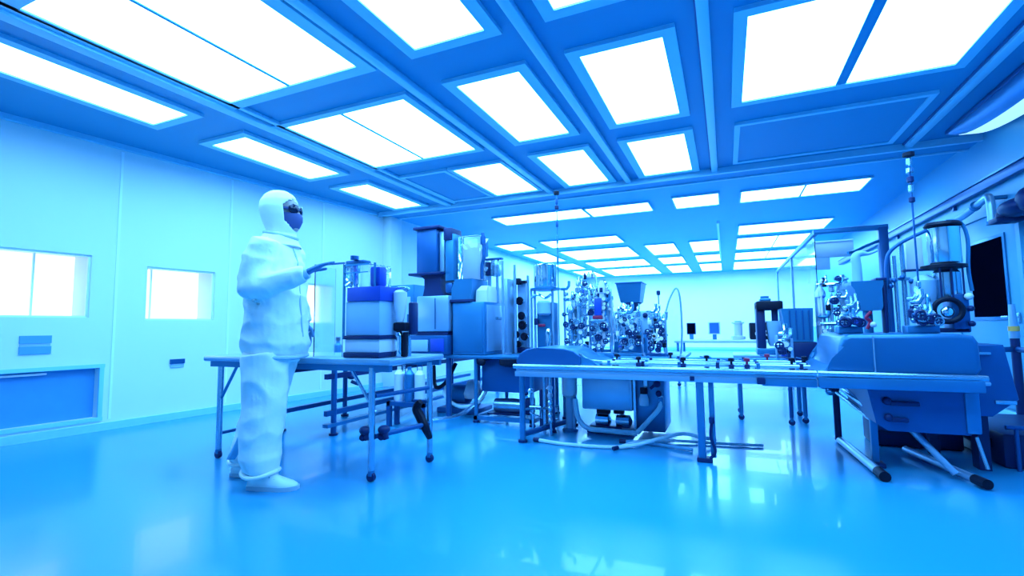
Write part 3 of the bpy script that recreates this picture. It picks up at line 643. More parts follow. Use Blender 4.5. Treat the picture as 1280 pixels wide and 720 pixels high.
# curved pipe sweeping from the work table to the stand
MBt = MB().tube([(-2.60, 3.75, .10), (-2.45, 4.0, .09), (-2.40, 4.2, .10), (-2.44, 4.6, .16), (-2.5, 4.9, .25)], .022, 10)
tag(MBt.build('sweeping_pipe', 'steel'), 'pale pipe sweeping low from the work table toward the stand', 'pipe')
t = thing('tripod_cylinders', 'row of upright pale gas cylinders under the far end of the work table', 'cylinder rack', (-3.0, 3.9, 0))
for i, (x, m_) in enumerate(((-2.95, 'pale'), (-2.83, 'bsteel'), (-2.71, 'pale'))):
    MB().lathe((x, 3.95, .24), [(.045, 0), (.05, .02), (.05, .26), (.02, .30), (.02, .33)], 16).build('cylinder', m_, t)
MB().box((-3.04, 3.87, .2), (-2.62, 4.03, .24)).box((-3.04, 3.87, 0), (-3.0, 3.91, .24)).box((-2.66, 3.87, 0), (-2.62, 3.91, .24)).box((-3.04, 3.99, 0), (-3.0, 4.03, .24)).box((-2.66, 3.99, 0), (-2.62, 4.03, .24)).build('rack', 'dsteel', t)

# ================================================================== CONVEYOR TABLE IN THE MIDDLE
t = thing('conveyor_table', 'long steel conveyor table crossing the middle of the room', 'table', (-.1, 4.2, 0))
MB().box((-1.58, 3.66, .585), (.515, 4.70, .61), .006).build('tabletop', 'steel2', t)
MB().cyl((-1.60, 3.66, .625), (.515, 3.66, .625), .019).build('edge_tube', 'steel', t)
MB().box((-1.59, 3.655, .545), (.32, 3.69, .585), .004).build('front_rail', 'steel2', t)
MB().box((.20, 3.65, .535), (.515, 3.70, .585), .004).build('front_rail', 'bsteel', t)
MB().box((.17, 3.64, .545), (.22, 3.655, .59), .006).build('rail_joint', 'navy', t); MB().box((-.25, 3.64, .555), (-.22, 3.655, .585)).build('rail_joint', 'navy', t)
leg(t, -1.57, 3.76, .55, .024, 'bsteel', cast=False); leg(t, -1.36, 4.55, .55, .02, 'bsteel', cast=False); leg(t, -1.45, 4.2, .55, .014, 'dsteel', cast=False)
MB().box((-.215, 3.66, .0), (-.165, 3.71, .585), .006).build('leg', 'bsteel', t); MB().box((-.135, 3.68, .03), (-.10, 3.73, .585), .006).build('leg', 'bsteel', t)
MB().box((-.225, 3.65, 0), (-.125, 3.74, .028), .006).build('foot', 'navy', t)
MB().tube([(-.12, 3.66, .28), (-.13, 3.655, .18), (-.105, 3.66, .08), (-.14, 3.66, .03)], .010, 8).cyl((-.12, 3.655, .27), (-.12, 3.655, .31), .018).build('leg_cable', 'navy', t)
MB().cyl((-1.57, 3.78, .06), (-1.36, 4.55, .06), .022).build('base_rail', 'dsteel', t)
MB().tube([(-1.57, 3.80, .26), (-1.47, 4.15, .22), (-1.44, 4.3, .22), (-1.44, 4.3, .10), (-1.50, 4.0, .08)], .010, 8, smooth=False).build('brace', 'steel', t)
# rails on the table
for i, (y, x0, x1, m_) in enumerate(((3.80, -.90, .50, 'steel'), (3.98, -.90, .50, 'steel2'), (4.22, -.90, .5, 'steel'), (4.45, -.95, .42, 'bsteel'))):
    g = thing('guide_rail', ['slim steel guide rail nearest the front edge of the conveyor table', 'second guide rail from the front edge of the conveyor table', 'third guide rail from the front edge of the conveyor table', 'rearmost blue-grey guide rail on the conveyor table'][i], 'rail', ((x0+x1)/2, y, .61), 'guide rails on the conveyor table')
    MB().cyl((x0, y, .655), (x1, y, .655), .013, seg=12).build('tube', m_, g)
    n_ = 6
    for k in range(n_):
        x = x0+.05+(x1-x0-.1)*k/(n_-1)
        MB().box((x-.012, y-.014, .611), (x+.012, y+.014, .675), .004).build('bracket', 'navy' if (k+i) % 2 else 'bsteel', g)
rk = [(-.62, 3.78), (-.30, 3.78), (-.15, 4.05), (.02, 3.76), (.12, 3.78), (.28, 4.3), (-.85, 4.1), (.40, 3.86), (.50, 4.05), (-.45, 4.4)]
locs = ['left end of the conveyor rails', 'centre over the double leg', 'middle rail over the double leg', 'front edge right of the double leg', 'front edge near the rail joint', 'rear right part of the conveyor', 'left part of the middle rails', 'front right of the conveyor', 'right end of the middle rail', 'rear centre of the conveyor']
for i, (x, y) in enumerate(rk):
    rd = i in (4, 5)
    g = thing('rail_clamp', ('small red-topped clamp at the ' if rd else 'small dark clamp at the ')+locs[i], 'clamp', (x, y, .61), 'clamps on the conveyor table')
    MB().box((x-.018, y-.02, .611), (x+.018, y+.02, .665), .006).build('block', 'navy', g)
    MB().lathe((x, y, .665), [(.008, 0), (.008, .02), (.020, .022), (.020, .042), (.006, .046)], 12).build('knob', 'red' if rd else 'black', g)
    MB().cyl((x-.05, y, .70), (x+.01, y, .685), .005, seg=8).build('lever', 'dsteel', g)
# blocks and slanted dark levers in the distance of the table
# rounded hood at the left end
t = thing('rounded_hood', 'low rounded blue hood on the left end of the conveyor table', 'hood', (-1.4, 4.0, .61))
pr = [(-1.63, .612), (-1.64, .66), (-1.61, .72), (-1.55, .757), (-1.45, .770), (-1.22, .765), (-1.14, .745), (-1.08, .70), (-1.02, .665), (-.92, .650), (-.92, .612)]
MB().prism(pr, 3.82, 4.35, 'Y', .02).build('shell', 'bsteel', t)
MB().prism([(x*1.0, z-.002) for x, z in pr[:8]]+[(-1.08, .612)], 3.806, 3.83, 'Y', .006).build('front_panel', 'dsteel', t)
MB().tube([(-1.10, 3.84, .72), (-1.03, 3.84, .675), (-.92, 3.84, .66), (-.6, 3.84, .655)], .012, 8).build('lip_tube', 'steel', t)

# ---- cabinet under the table
t = thing('pump_cabinet', 'pale square cabinet with pumps below, under the conveyor table', 'cabinet', (-.95, 4.5, 0))
MB().box((-1.20, 4.25, .215), (-.76, 4.75, .54), .01).build('cabinet_body', 'steel2', t)
MB().box((-1.185, 4.242, .23), (-.78, 4.252, .525), .004).build('door', 'steel2', t)
MB().box((-.755, 4.28, .05), (-.50, 4.72, .54), .01).build('side_box', 'bsteel', t)
MB().box((-.75, 4.24, .06), (-.73, 4.27, .54)).box((-.66, 4.24, .30), (-.63, 4.27, .54)).build('side_frame', 'steel', t)
MB().tube([(-1.26, 4.24, .30), (-1.23, 4.22, .14), (-1.14, 4.20, .06), (-.98, 4.20, .05), (-.72, 4.20, .045)], .022, 10).build('loop_pipe', 'hose', t)
MB().tube([(-.72, 4.20, .05), (-.62, 4.2, .16), (-.53, 4.2, .27), (-.52, 4.22, .36)], .020, 10).build('loop_pipe', 'hose', t)
MB().box((-1.18, 4.3, .0), (-.78, 4.7, .05), .01).build('base', 'dsteel', t)
for x in (-1.10, -.92):
    MB().lathe((x, 4.32, .115), [(.02, 0), (.055, .01), (.055, .12), (.02, .14)], 18, 'X').build('pump', 'chrome' if x < -1 else 'steel', t)
MB().box((-1.08, 4.27, .175), (-.96, 4.32, .215), .01).box((-.93, 4.27, .18), (-.84, 4.32, .215), .01).build('connector', 'black', t)
MB().box((-1.14, 4.26, .04), (-.86, 4.29, .075), .01).build('bumper', 'navy', t)
MB().lathe((-.655, 4.20, .28), [(.038, 0), (.040, .05), (.028, .09), (.018, .10)], 16).build('bottle', 'pale', t); MB().cyl((-.655, 4.20, .375), (-.655, 4.20, .425), .030).build('bottle_cap', 'black', t)
MB().sph((-.545, 4.2, .46), .030, 10).sph((-.535, 4.2, .38), .026, 10).cyl((-.60, 4.2, .42), (-.53, 4.2, .48), .012).build('valve', 'navy', t)
MB().box((-.54, 4.19, .28), (-.50, 4.23, .35), .01).build('valve_body', 'bsteel', t)
t = thing('hanging_canister', 'pale rounded canister under the left end of the conveyor table', 'canister', (-1.33, 4.3, 0))
MB().lathe((-1.335, 4.32, .29), [(.03, 0), (.066, .03), (.070, .08), (.070, .20), (.05, .245)], 20).build('body', 'pale', t); MB().lathe((-1.335, 4.32, .535), [(.055, 0), (.06, .01), (.05, .03)], 20).build('cap', 'navy', t)
MB().cyl((-1.335, 4.32, .02), (-1.335, 4.32, .29), .038).cyl((-1.29, 4.3, .02), (-1.29, 4.3, .28), .014).build('stand', 'frost', t)
MB().lathe((-1.335, 4.32, 0), [(.07, 0), (.07, .02), (.03, .03)], 16).build('foot', 'bsteel', t)
t = thing('bead_column', 'column of bright round fittings under the left end of the conveyor', 'fitting', (-1.44, 4.05, 0))
MB().cyl((-1.43, 4.06, .0), (-1.43, 4.06, .56), .012).build('rod', 'steel', t)
for i, z in enumerate((.41, .345, .285, .235, .18, .135)): MB().sph((-1.43, 4.05, z), .026-.001*i, 12).build('bead', 'pale' if i < 2 else 'chrome', t)
t = thing('small_frame_rig', 'thin bright wire rig inside the left leg frame of the conveyor', 'rig', (-1.5, 4.1, 0))
MB().tube([(-1.60, 4.0, .25), (-1.50, 4.0, .25), (-1.49, 4.0, .16), (-1.60, 4.0, .20)], .008, 8, smooth=False).cyl((-1.59, 4.05, 0), (-1.59, 4.05, .40), .012).cyl((-1.50, 4.1, 0), (-1.50, 4.1, .5), .014).build('wire_frame', 'steel', t)
MB().box((-1.57, 4.15, .02), (-1.51, 4.25, .38), .01).build('block', 'navy', t); MB().sph((-1.60, 4.02, .38), .026, 10).build('fitting', 'chrome', t)

# ---- floor hoses
for pts, r_, m_, lab in (
    ([(-1.44, 3.80, .018), (-1.2, 3.76, .015), (-.85, 3.79, .015), (-.68, 3.86, .03), (-.52, 4.0, .06), (-.36, 4.1, .09), (-.24, 4.1, .08), (-.12, 4.25, .03)], .014, 'hose', 'pale hose arching over the floor left of the double table leg'),
    ([(-.80, 3.80, .016), (-.66, 4.0, .03), (-.45, 4.15, .02), (-.2, 4.2, .015), (.0, 4.22, .014), (.22, 4.26, .014)], .011, 'hose', 'slim hose running on the floor to the right past the double leg'),
    ([(-.78, 4.02, .014), (-.62, 4.03, .014), (-.45, 3.98, .014), (-.27, 3.93, .014)], .013, 'hoseb', 'short blue hose ending on the floor before the double leg')):
    mb = MB().tube(pts, r_, 10); o = mb.build('floor_hose', m_); tag(o, lab, 'hose', 'hoses on the floor'); 
    MB().cyl(pts[0], Vector(pts[0])+(Vector(pts[0])-Vector(pts[1])).normalized()*.05, r_*1.35).build('end_plug', 'navy', o)

# ================================================================== INSTRUMENT MODULES
def cluster(name, label, cat, x0, x1, y, dep, z0, h, seed, dense=1.0, posts=True, jag=.25, darks=.35, group=None, blue=False):
    rn = random.Random(seed); t = thing(name, label, cat, ((x0+x1)/2, y, z0), group); w_ = x1-x0
    base = 'bsteel' if not blue else 'dsteel'
    MB().box((x0, y-dep/2, z0+.001), (x1, y+dep/2, z0+.05), .006).build('base_plate', base, t)
    hh = [h*(1-jag*rn.random()) for _ in range(6)]
    def top(x): return z0+hh[min(5, int((x-x0)/w_*6))]
    if posts:
        for i in range(max(2, int(w_/.12))):
            x = x0+.02+(w_-.04)*i/max(1, int(w_/.12)-1); yy = y+rn.choice((-1, 1))*dep*.35
            MB().box((x-.010, yy-.010, z0+.05), (x+.010, yy+.010, top(x-.001)-.02), .002).build('post', 'steel2', t)
    for i in range(int(7*dense*w_/.3)):                       # vertical tubes with collars
        x = rn.uniform(x0+.02, x1-.02); yy = y+rn.uniform(-.5, .2)*dep; r_ = rn.choice((.008, .012, .018, .026)); zt = top(x)-rn.random()*.15*h; zb = z0+.05+rn.random()*h*.35
        mb = MB().lathe((x, yy, zb), [(r_, 0), (r_, (zt-zb)*.3), (r_*1.5, (zt-zb)*.31), (r_*1.5, (zt-zb)*.36), (r_, (zt-zb)*.37), (r_, (zt-zb)*.8), (r_*1.6, (zt-zb)*.81), (r_*1.6, (zt-zb)*.9), (r_*.6, zt-zb)], 12)
        mb.build('tube', rn.choice(('chrome', 'steel', 'pale', 'steel2')), t)
    for i in range(int(6*dense*w_/.3)):                       # cross manifolds
        z = z0+.08+rn.random()*h*.75; a = rn.uniform(x0, x0+w_*.5); b2 = a+rn.uniform(.25, .5)*w_; yy = y-rn.uniform(.2, .5)*dep; r_ = rn.choice((.008, .012, .016))
        MB().tube([(a, yy, z), (a+.02, yy-.02, z), (b2-.02, yy-.02, z), (b2, yy-.01, z+.03), (b2, yy, z+.08)], r_, 8, smooth=False).build('pipe', rn.choice(('chrome', 'steel', 'bsteel')), t)
    for i in range(int(8*dense*w_/.3)):                       # valves with handwheels
        x = rn.uniform(x0+.02, x1-.02); z = z0+.07+rn.random()*(top(x)-z0-.12); yy = y-dep*.5-rn.random()*.03; r_ = rn.uniform(.013, .022)
        v = MB().cyl((x-r_*1.6, yy, z), (x+r_*1.6, yy, z), r_*.8, seg=12).sph((x, yy, z), r_*1.05, 10).cyl((x, yy-r_*1.8, z), (x, yy, z), r_*.45, seg=10).build('valve', rn.choice(('chrome', 'steel', 'dsteel')), t)
        wv = MB().torus((x, yy-r_*1.8, z), r_*1.25, r_*.35, 'Y', 16, 6).cyl((x-r_*1.2, yy-r_*1.8, z), (x+r_*1.2, yy-r_*1.8, z), r_*.2, seg=6).cyl((x, yy-r_*1.8, z-r_*1.2), (x, yy-r_*1.8, z+r_*1.2), r_*.2, seg=6)
        wv.build('handwheel', 'navy' if rn.random() < darks+.3 else 'steel', v)
    for i in range(int(4*dense*w_/.3)):                       # gauges
        x = rn.uniform(x0+.03, x1-.03); z = z0+.10+rn.random()*(top(x)-z0-.15); yy = y-dep*.5-.02; r_ = rn.uniform(.020, .032)
        g = MB().lathe((x, yy-.02, z), [(r_*.9, 0), (r_, .004), (r_, .02), (r_*.5, .024)], 18, 'Y').build('gauge', 'navy' if rn.random() < darks else 'steel', t)
        MB().cyl((x, yy-.023, z), (x, yy-.0195, z), r_*.8, seg=18).build('dial', 'pale', g)
    for i in range(int(7*dense*w_/.3)):                       # small dark blocks and fittings
        x = rn.uniform(x0+.02, x1-.04); z = z0+.06+rn.random()*(top(x)-z0-.12); yy = y-dep*.45+rn.uniform(-.04, .06); a, b2 = rn.uniform(.015, .04), rn.uniform(.015, .05)
        MB().box((x, yy-.02, z), (x+a, yy+.02, z+b2), .005).build('fitting', rn.choice(('navy', 'black', 'dsteel', 'steel2', 'pale', 'cobalt')) if rn.random() < .5+darks else 'steel2', t)
    for i in range(int(3*dense*w_/.3)):
        x = rn.uniform(x0+.03, x1-.03); z = top(x); MB().lathe((x, y-.03, z-.07), [(.014, 0), (.024, .01), (.024, .05), (.012, .065), (.012, .08)], 14).build('cap', rn.choice(('navy', 'chrome', 'steel', 'pale')), t)
    return t
# bench carrying them
t = thing('rear_bench', 'long low bench carrying the instrument columns behind the conveyor table', 'bench', (-1.3, 5.3, 0))
MB().box((-1.60, 4.78, .585), (-.48, 5.10, .62), .006).build('bench_top', 'bsteel', t)
MB().box((-1.68, 5.20, .585), (-.40, 6.25, .62), .006).build('bench_top', 'bsteel', t)
for x, y in ((-1.55, 4.85), (-.98, 4.9), (-.72, 4.95), (-.95, 6.15), (-.75, 5.2)): leg(t, x, y, .59, .02, 'bsteel', cast=False)
ZB = .62
# wheel column
t = thing('handwheel_column', 'column of stacked black handwheels right of the big grey box', 'valve column', (-2.03, 4.85, .666))
MB().box((-2.14, 4.84, .666), (-1.94, 5.0, .72), .01).build('base', 'navy', t); MB().cyl((-2.12, 4.9, ZB+.05), (-2.12, 4.9, 1.56), .014).cyl((-1.96, 4.9, ZB+.05), (-1.96, 4.9, 1.50), .014).box((-2.13, 4.89, 1.42), (-1.95, 4.92, 1.45)).build('posts', 'steel2', t)
MB().box((-2.09, 4.9, .70), (-1.99, 4.96, 1.45), .008).build('back_panel', 'frost', t)
for (x, z, r_) in ((-2.02, 1.22, .042), (-2.00, 1.06, .040), (-1.99, .96, .045), (-2.06, .86, .036), (-1.97, .84, .040), (-2.04, .76, .034)):
    v = MB().cyl((x, 4.80, z), (x, 4.90, z), r_*.5).build('valve', 'steel', t)
    MB().torus((x, 4.795, z), r_*.8, r_*.30, 'Y', 20, 8).cyl((x, 4.775, z), (x, 4.805, z), r_*.55).build('handwheel', 'black', v)
MB().box((-2.10, 4.82, 1.40), (-2.02, 4.88, 1.47), .015).box((-2.02, 4.82, 1.41), (-1.96, 4.88, 1.44), .01).build('junction_box', 'black', t)
t = thing('top_camera_head', 'black and silver sensor head above the big grey box', 'sensor', (-2.3, 4.7, 1.37))
o_ = (-2.27, 4.62)
MB().box((-2.36, 4.60, 1.49), (-2.28, 4.68, 1.64), .015).build('head', 'navy', t); MB().lathe((-2.32, 4.598, 1.56), [(.028, -.02), (.032, -.012), (.032, .004)], 16, 'Y').build('lens', 'chrome', t)
MB().box((-2.27, 4.60, 1.48), (-2.18, 4.70, 1.66), .02).build('body', 'steel', t); MB().box((-2.36, 4.6, 1.655), (-2.14, 4.66, 1.675), .004).build('bracket', 'dsteel', t); MB().cyl((-2.30, 4.65, 1.365), (-2.30, 4.65, 1.49), .02).cyl((-2.21, 4.65, 1.20), (-2.21, 4.65, 1.48), .016).build('stalk', 'steel2', t)
# steel vessel module
t = thing('steel_vessel', 'polished drum vessel on a flanged stand beside the black handwheels', 'vessel', (-1.76, 4.9, .666))
MB().lathe((-1.76, 4.9, 1.36), [(.02, 0), (.115, .0), (.12, .01), (.12, .235), (.10, .25), (.02, .255)], 28).build('drum', 'chrome', t)
for a in range(6): MB().cyl((-1.76+.122*math.cos(a*1.05), 4.9+.122*math.sin(a*1.05), 1.37), (-1.76+.122*math.cos(a*1.05), 4.9+.122*math.sin(a*1.05), 1.61), .007, seg=8).build('tie_rod', 'steel2', t)
MB().lathe((-1.76, 4.9, 1.32), [(.10, 0), (.165, .01), (.165, .03), (.10, .04)], 28).build('flange', 'bsteel', t)
for x in (-1.90, -1.86, -1.66): MB().cyl((x, 4.84, .67), (x, 4.84, 1.33), .014).build('post', 'steel2', t)
MB().box((-1.85, 4.86, .70), (-1.66, 5.02, 1.20), .012).build('glass_housing', 'bsteel', t); MB().lathe((-1.755, 4.83, 1.06), [(.05, 0), (.075, .02), (.075, .13), (.06, .15)], 20).build('inner_cup', 'frost', t)
MB().box((-1.86, 4.80, .96), (-1.82, 4.84, 1.03), .01).build('valve', 'navy', t); MB().box((-1.81, 4.80, .94), (-1.74, 4.83, .97), .006).build('red_clip', 'red', t)
MB().tube([(-1.88, 4.8, 1.25), (-1.8, 4.78, 1.28), (-1.72, 4.78, 1.24), (-1.66, 4.8, 1.28)], .014, 8).build('pipe', 'chrome', t); MB().lathe((-1.70, 4.8, .72), [(.03, 0), (.035, .02), (.035, .16), (.02, .20)], 16).build('bottle', 'chrome', t)
MB().box((-1.92, 4.78, .666), (-1.645, 5.06, .70), .006).build('base', 'bsteel', t)
def signal_pole(name, label, x, y, z0, z1, items, cat='signal pole', foot=True):
    t = thing(name, label, cat, (x, y, z0)); MB().cyl((x, y, z0), (x, y, z1-.02), .006, seg=10).build('rod', 'dsteel' if not foot else 'bsteel', t)
    for (z, r_, h_, m_, nm) in items: MB().lathe((x, y, z), [(r_*.5, 0), (r_, h_*.15), (r_, h_*.85), (r_*.5, h_)], 14).build(nm, m_, t)
    if foot: MB().cyl((x, y, z0), (x, y, z0+.02), .03).build('foot', 'bsteel', t)
    return t
signal_pole('antenna_pole', 'thin tall pole with black cap and beads beside the polished drum vessel', -1.585, 4.81, ZB, 2.38, ((2.325, .030, .045, 'black', 'cap'), (2.22, .014, .07, 'dsteel', 'bead'), (2.17, .022, .045, 'navy', 'bead'), (1.98, .014, .07, 'dsteel', 'bead'), (1.8, .011, .1, 'bsteel', 'bead'), (1.60, .012, .10, 'bsteel', 'bead')))
G = 'instrument columns on the rear bench'
cluster('valve_rack', 'dense rack of chrome valves and tubes right of the polished drum vessel', 'instrument rack', -1.56, -1.29, 4.94, .2, ZB, .84, 11, 2.2, group=G)
cluster('valve_rack', 'second dense rack of chrome fittings, with a red clamp at mid height', 'instrument rack', -1.275, -1.035, 4.95, .22, ZB, .80, 23, 2.3, group=G, darks=.45)
cluster('valve_rack', 'lower chrome rack standing in front of the blue bin', 'instrument rack', -1.025, -.76, 4.95, .2, ZB, .58, 37, 2.4, group=G, darks=.45, jag=.35)
cluster('valve_rack', 'taller far rack seen behind the chrome valve racks', 'instrument rack', -1.66, -1.22, 5.75, .25, ZB, 1.0, 41, 1.3, group=G, jag=.2)
cluster('valve_rack', 'small dark cobalt rack at the right end of the rear bench', 'instrument rack', -.73, -.52, 5.0, .2, ZB, .52, 53, 2.2, group=G, darks=.7, blue=True)
t = thing('red_clamp_block', 'crimson clamp block gripping the second chrome rack', 'clamp', (-1.17, 4.8, 1.02)); MB().box((-1.22, 4.76, 1.01), (-1.12, 4.80, 1.045), .008).build('jaw', 'red', t); MB().box((-1.20, 4.77, 1.045), (-1.13, 4.80, 1.22), .006).build('body', 'cobalt', t); MB().box((-1.24, 4.75, .985), (-1.10, 4.81, 1.005), .004).build('shelf', 'steel', t)
t = thing('bin_feeder', 'blue tapered bin on a black neck above a pale machine body', 'feeder', (-1.0, 5.6, ZB))
MB().loft([[(x0, y0, z), (x1, y0, z), (x1, y1, z), (x0, y1, z)] for x0, x1, y0, y1, z in ((-1.08, -.87, 5.5, 5.75, 1.20), (-1.12, -.84, 5.46, 5.8, 1.41))]).build('bin', 'bsteel', t)
MB().box((-1.13, 5.45, 1.41), (-.83, 5.81, 1.425), .004).build('lid', 'dsteel', t)
MB().lathe((-.97, 5.6, 1.10), [(.05, 0), (.05, .05), (.11, .09), (.11, .10)], 16).build('neck', 'navy', t)
MB().box((-1.20, 5.42, .85), (-.76, 5.85, 1.10), .03).build('body', 'frost', t); MB().lathe((-1.08, 5.42, .97), [(.03, -.02), (.05, -.01), (.05, .01)], 16, 'Y').build('port', 'pale', t); MB().lathe((-.95, 5.42, .99), [(.03, -.02), (.05, -.01), (.05, .01)], 16, 'Y').build('port', 'pale', t)
MB().box((-1.16, 5.45, ZB+.001), (-.80, 5.80, .85), .01).build('pedestal', 'bsteel', t); MB().box((-.92, 5.40, .74), (-.82, 5.44, .81), .01).build('connector', 'navy', t); MB().sph((-.80, 5.40, 1.05), .03, 10).build('knob', 'navy', t)
t = thing('glass_sail_guard', 'curved clear guard panel at the right end of the instrument row', 'guard', (-.45, 5.6, ZB))
MB().prism([(-.56, ZB), (-.46, ZB), (-.44, .9), (-.45, 1.25), (-.49, 1.33), (-.55, 1.22), (-.60, 1.05), (-.60, .8)], 5.55, 5.57, 'Y').build('panel', 'acry', t)
MB().tube([(-.46, 5.56, ZB+.01), (-.44, 5.56, .9), (-.45, 5.56, 1.25), (-.49, 5.56, 1.34), (-.56, 5.56, 1.22), (-.61, 5.56, 1.05)], .010, 8).build('edge', 'frost', t)
signal_pole('antenna_pole', 'short thin pole with a dark ball left of the clear curved guard', -.63, 5.2, ZB, 1.30, ((1.25, .020, .05, 'navy', 'ball'),))

# far benches with monitors
def bench(lab, x0, x1, y0, y1, z, m_, legs=True):
    t = thing('far_bench', lab, 'bench', ((x0+x1)/2, (y0+y1)/2, 0), 'far benches'); MB().box((x0, y0, z-.035), (x1, y1, z), .008).build('bench_top', m_, t)
    for x in (x0+.05, x1-.05):
        for y in (y0+.05, y1-.05): leg(t, x, y, z-.03, .02, 'bsteel')
    return t
bench('far narrow bench carrying the dark column machine', .05, .70, 5.35, 5.85, .64, 'steel2')
bench('wide pale far bench with small monitors on it', -.75, 1.0, 7.9, 9.2, .70, 'pale')
bench('low blue bench at left behind the instrument racks', -2.6, -1.9, 6.2, 8.2, .60, 'bsteel')
t = thing('small_monitor', 'small dark monitor on the far bench, left of the blue one', 'monitor', (-.55, 8.5, .70)); MB().box((-.60, 8.5, .78), (-.46, 8.54, .97), .008).build('housing', 'navy', t); MB().box((-.585, 8.496, .795), (-.475, 8.50, .955)).build('screen', 'darkglass', t); MB().box((-.56, 8.5, .70), (-.5, 8.56, .78)).build('stand', 'bsteel', t)
t = thing('small_monitor', 'small blue-screened monitor on the middle of the far bench', 'monitor', (-.18, 8.5, .70)); MB().box((-.27, 8.5, .78), (-.09, 8.54, .98), .012).build('housing', 'pale', t); MB().box((-.25, 8.494, .795), (-.11, 8.50, .965)).build('screen', 'scr', t); MB().box((-.21, 8.5, .70), (-.15, 8.56, .78)).build('stand', 'bsteel', t)
t = thing('white_canister', 'white round canister on the far bench beside the blue-screened monitor', 'canister', (.17, 8.5, .70)); MB().lathe((.17, 8.5, .701), [(.09, 0), (.10, .01), (.10, .05), (.06, .06), (.06, .24), (.09, .25), (.09, .27)], 20).build('body', 'pale', t); MB().cyl((.17, 8.5, .97), (.17, 8.5, .99), .05).build('lid', 'frost', t)
t = thing('black_recorder', 'black box with bright dials on the far bench near the column machine', 'instrument', (.45, 8.4, .70)); MB().box((.33, 8.4, .701), (.68, 8.75, .96), .015).build('housing', 'black', t)
for x, z in ((.50, .87), (.58, .80), (.45, .79)): MB().torus((x, 8.395, z), .04, .010, 'Y', 16, 6).build('dial', 'pale', t)
t = thing('column_machine', 'dark column machine with an overhanging head and pale cup', 'machine', (.4, 5.5, .64))
MB().box((.28, 5.5, .641), (.36, 5.75, 1.14), .01).build('column', 'navy', t); MB().box((.28, 5.45, 1.08), (.52, 5.75, 1.17), .015).build('head', 'black', t); MB().box((.32, 5.5, 1.17), (.42, 5.7, 1.20), .01).cyl((.37, 5.6, 1.2), (.37, 5.6, 1.225), .04).build('top_cap', 'bsteel', t)
MB().lathe((.45, 5.55, .72), [(.055, 0), (.07, .02), (.085, .22), (.085, .25)], 20).build('cup', 'frost', t); MB().box((.27, 5.42, .641), (.60, 5.78, .70), .01).build('base', 'bsteel', t); MB().cyl((.45, 5.55, .97), (.45, 5.55, 1.08), .03).build('spindle', 'navy', t)
t = thing('ribbed_bin', 'upright blue ribbed bin on a dark base right of the column machine', 'bin', (.62, 5.2, .61))
leg_b = MB().box((.49, 5.02, .60), (.73, 5.3, .78), .015).build('base', 'navy', t); MB().loft([[(x0, 5.02, z), (x1, 5.02, z), (x1, 5.3, z), (x0, 5.3, z)] for x0, x1, z in ((.50, .70, .78), (.46, .71, 1.08))]).build('bin_body', 'bsteel', t)
for x in (.52, .57, .62, .67): MB().box((x, 5.005, .80), (x+.012, 5.02, 1.06)).build('rib', 'dsteel', t)
t = thing('bin_table', 'small table supporting the ribbed bin and right instrument rack', 'table', (.75, 5.2, 0)); MB().box((.46, 4.95, .56), (1.25, 5.30, .598), .006).build('tabletop', 'dsteel', t)
for x, y in ((.52, 5.25), (1.18, 5.25), (1.18, 5.0)): leg(t, x, y, .56, .018, 'dsteel')
cluster('valve_rack', 'hazy rack of blue-grey fittings right of the ribbed bin', 'instrument rack', .74, 1.00, 5.1, .25, .598, .86, 61, 1.7, group='instrument racks on the right', blue=True)
cluster('valve_rack', 'low rack of fittings in front of the hazy rack, near the bin', 'instrument rack', .36, .50, 4.60, .14, .612, .26, 67, 1.6, group='instrument racks on the right', blue=True, darks=.6)

# ================================================================== RIGHT MACHINE
t = thing('tank_machine', 'big rounded blue tank machine at the right end of the conveyor', 'machine', (1.05, 4.1, 0))
# upper shell
ps = [(.525, .612), (.56, .64), (.62, .665), (.645, .71), (.655, .80), (.675, .85), (.72, .872), (1.27, .872), (1.335, .860), (1.355, .82), (1.36, .66), (1.33, .612)]
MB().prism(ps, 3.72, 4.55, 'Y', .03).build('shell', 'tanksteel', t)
MB().cyl((.522, 3.66, .625), (1.36, 3.68, .615), .019).build('edge_tube', 'steel', t); MB().box((.522, 3.65, .535), (1.34, 3.74, .603), .006).build('front_rail', 'bsteel', t)
MB().box((1.12, 3.66, .575), (1.37, 3.74, .60), .01).build('bright_lip', 'steel2', t)
MB().box((.835, 3.708, .62), (.842, 3.722, .86)).build('panel_seam', 'steel2', t)
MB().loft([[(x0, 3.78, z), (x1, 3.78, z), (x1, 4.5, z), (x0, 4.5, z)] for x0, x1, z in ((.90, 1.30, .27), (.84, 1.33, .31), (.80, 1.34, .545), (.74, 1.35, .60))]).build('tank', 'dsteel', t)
MB().box((1.28, 3.765, .28), (1.35, 3.80, .60), .01).build('tank_edge', 'bsteel', t)
for z, x1 in ((.43, 1.06), (.33, 1.0)):
    MB().sph((.90, 3.76, z+.025), .025, 12).box((.91, 3.74, z), (x1, 3.765, z+.028), .008).build('latch', 'navy', t)
MB().box((.845, 3.95, .03), (.885, 3.99, .60), .006).build('leg', 'bsteel', t); MB().box((.82, 3.92, 0), (.91, 4.02, .03), .006).build('foot', 'navy', t)
MB().cyl((.77, 4.6, .03), (.77, 4.6, .48), .024).build('leg', 'navy', t); MB().box((1.25, 4.3, .03), (1.31, 4.36, .30), .006).build('leg', 'navy', t)
MB().cyl((.775, 4.66, .03), (.82, 3.72, .03), .028).build('skid', 'steel2', t); MB().cyl((.82, 3.72, .03), (.825, 3.60, .03), .031).build('skid_cap', 'black', t)
MB().cyl((.77, 4.6, .47), (.86, 4.0, .37), .022).cyl((.77, 4.6, .40), (.86, 4.0, .30), .014).build('diagonal_brace', 'steel', t)
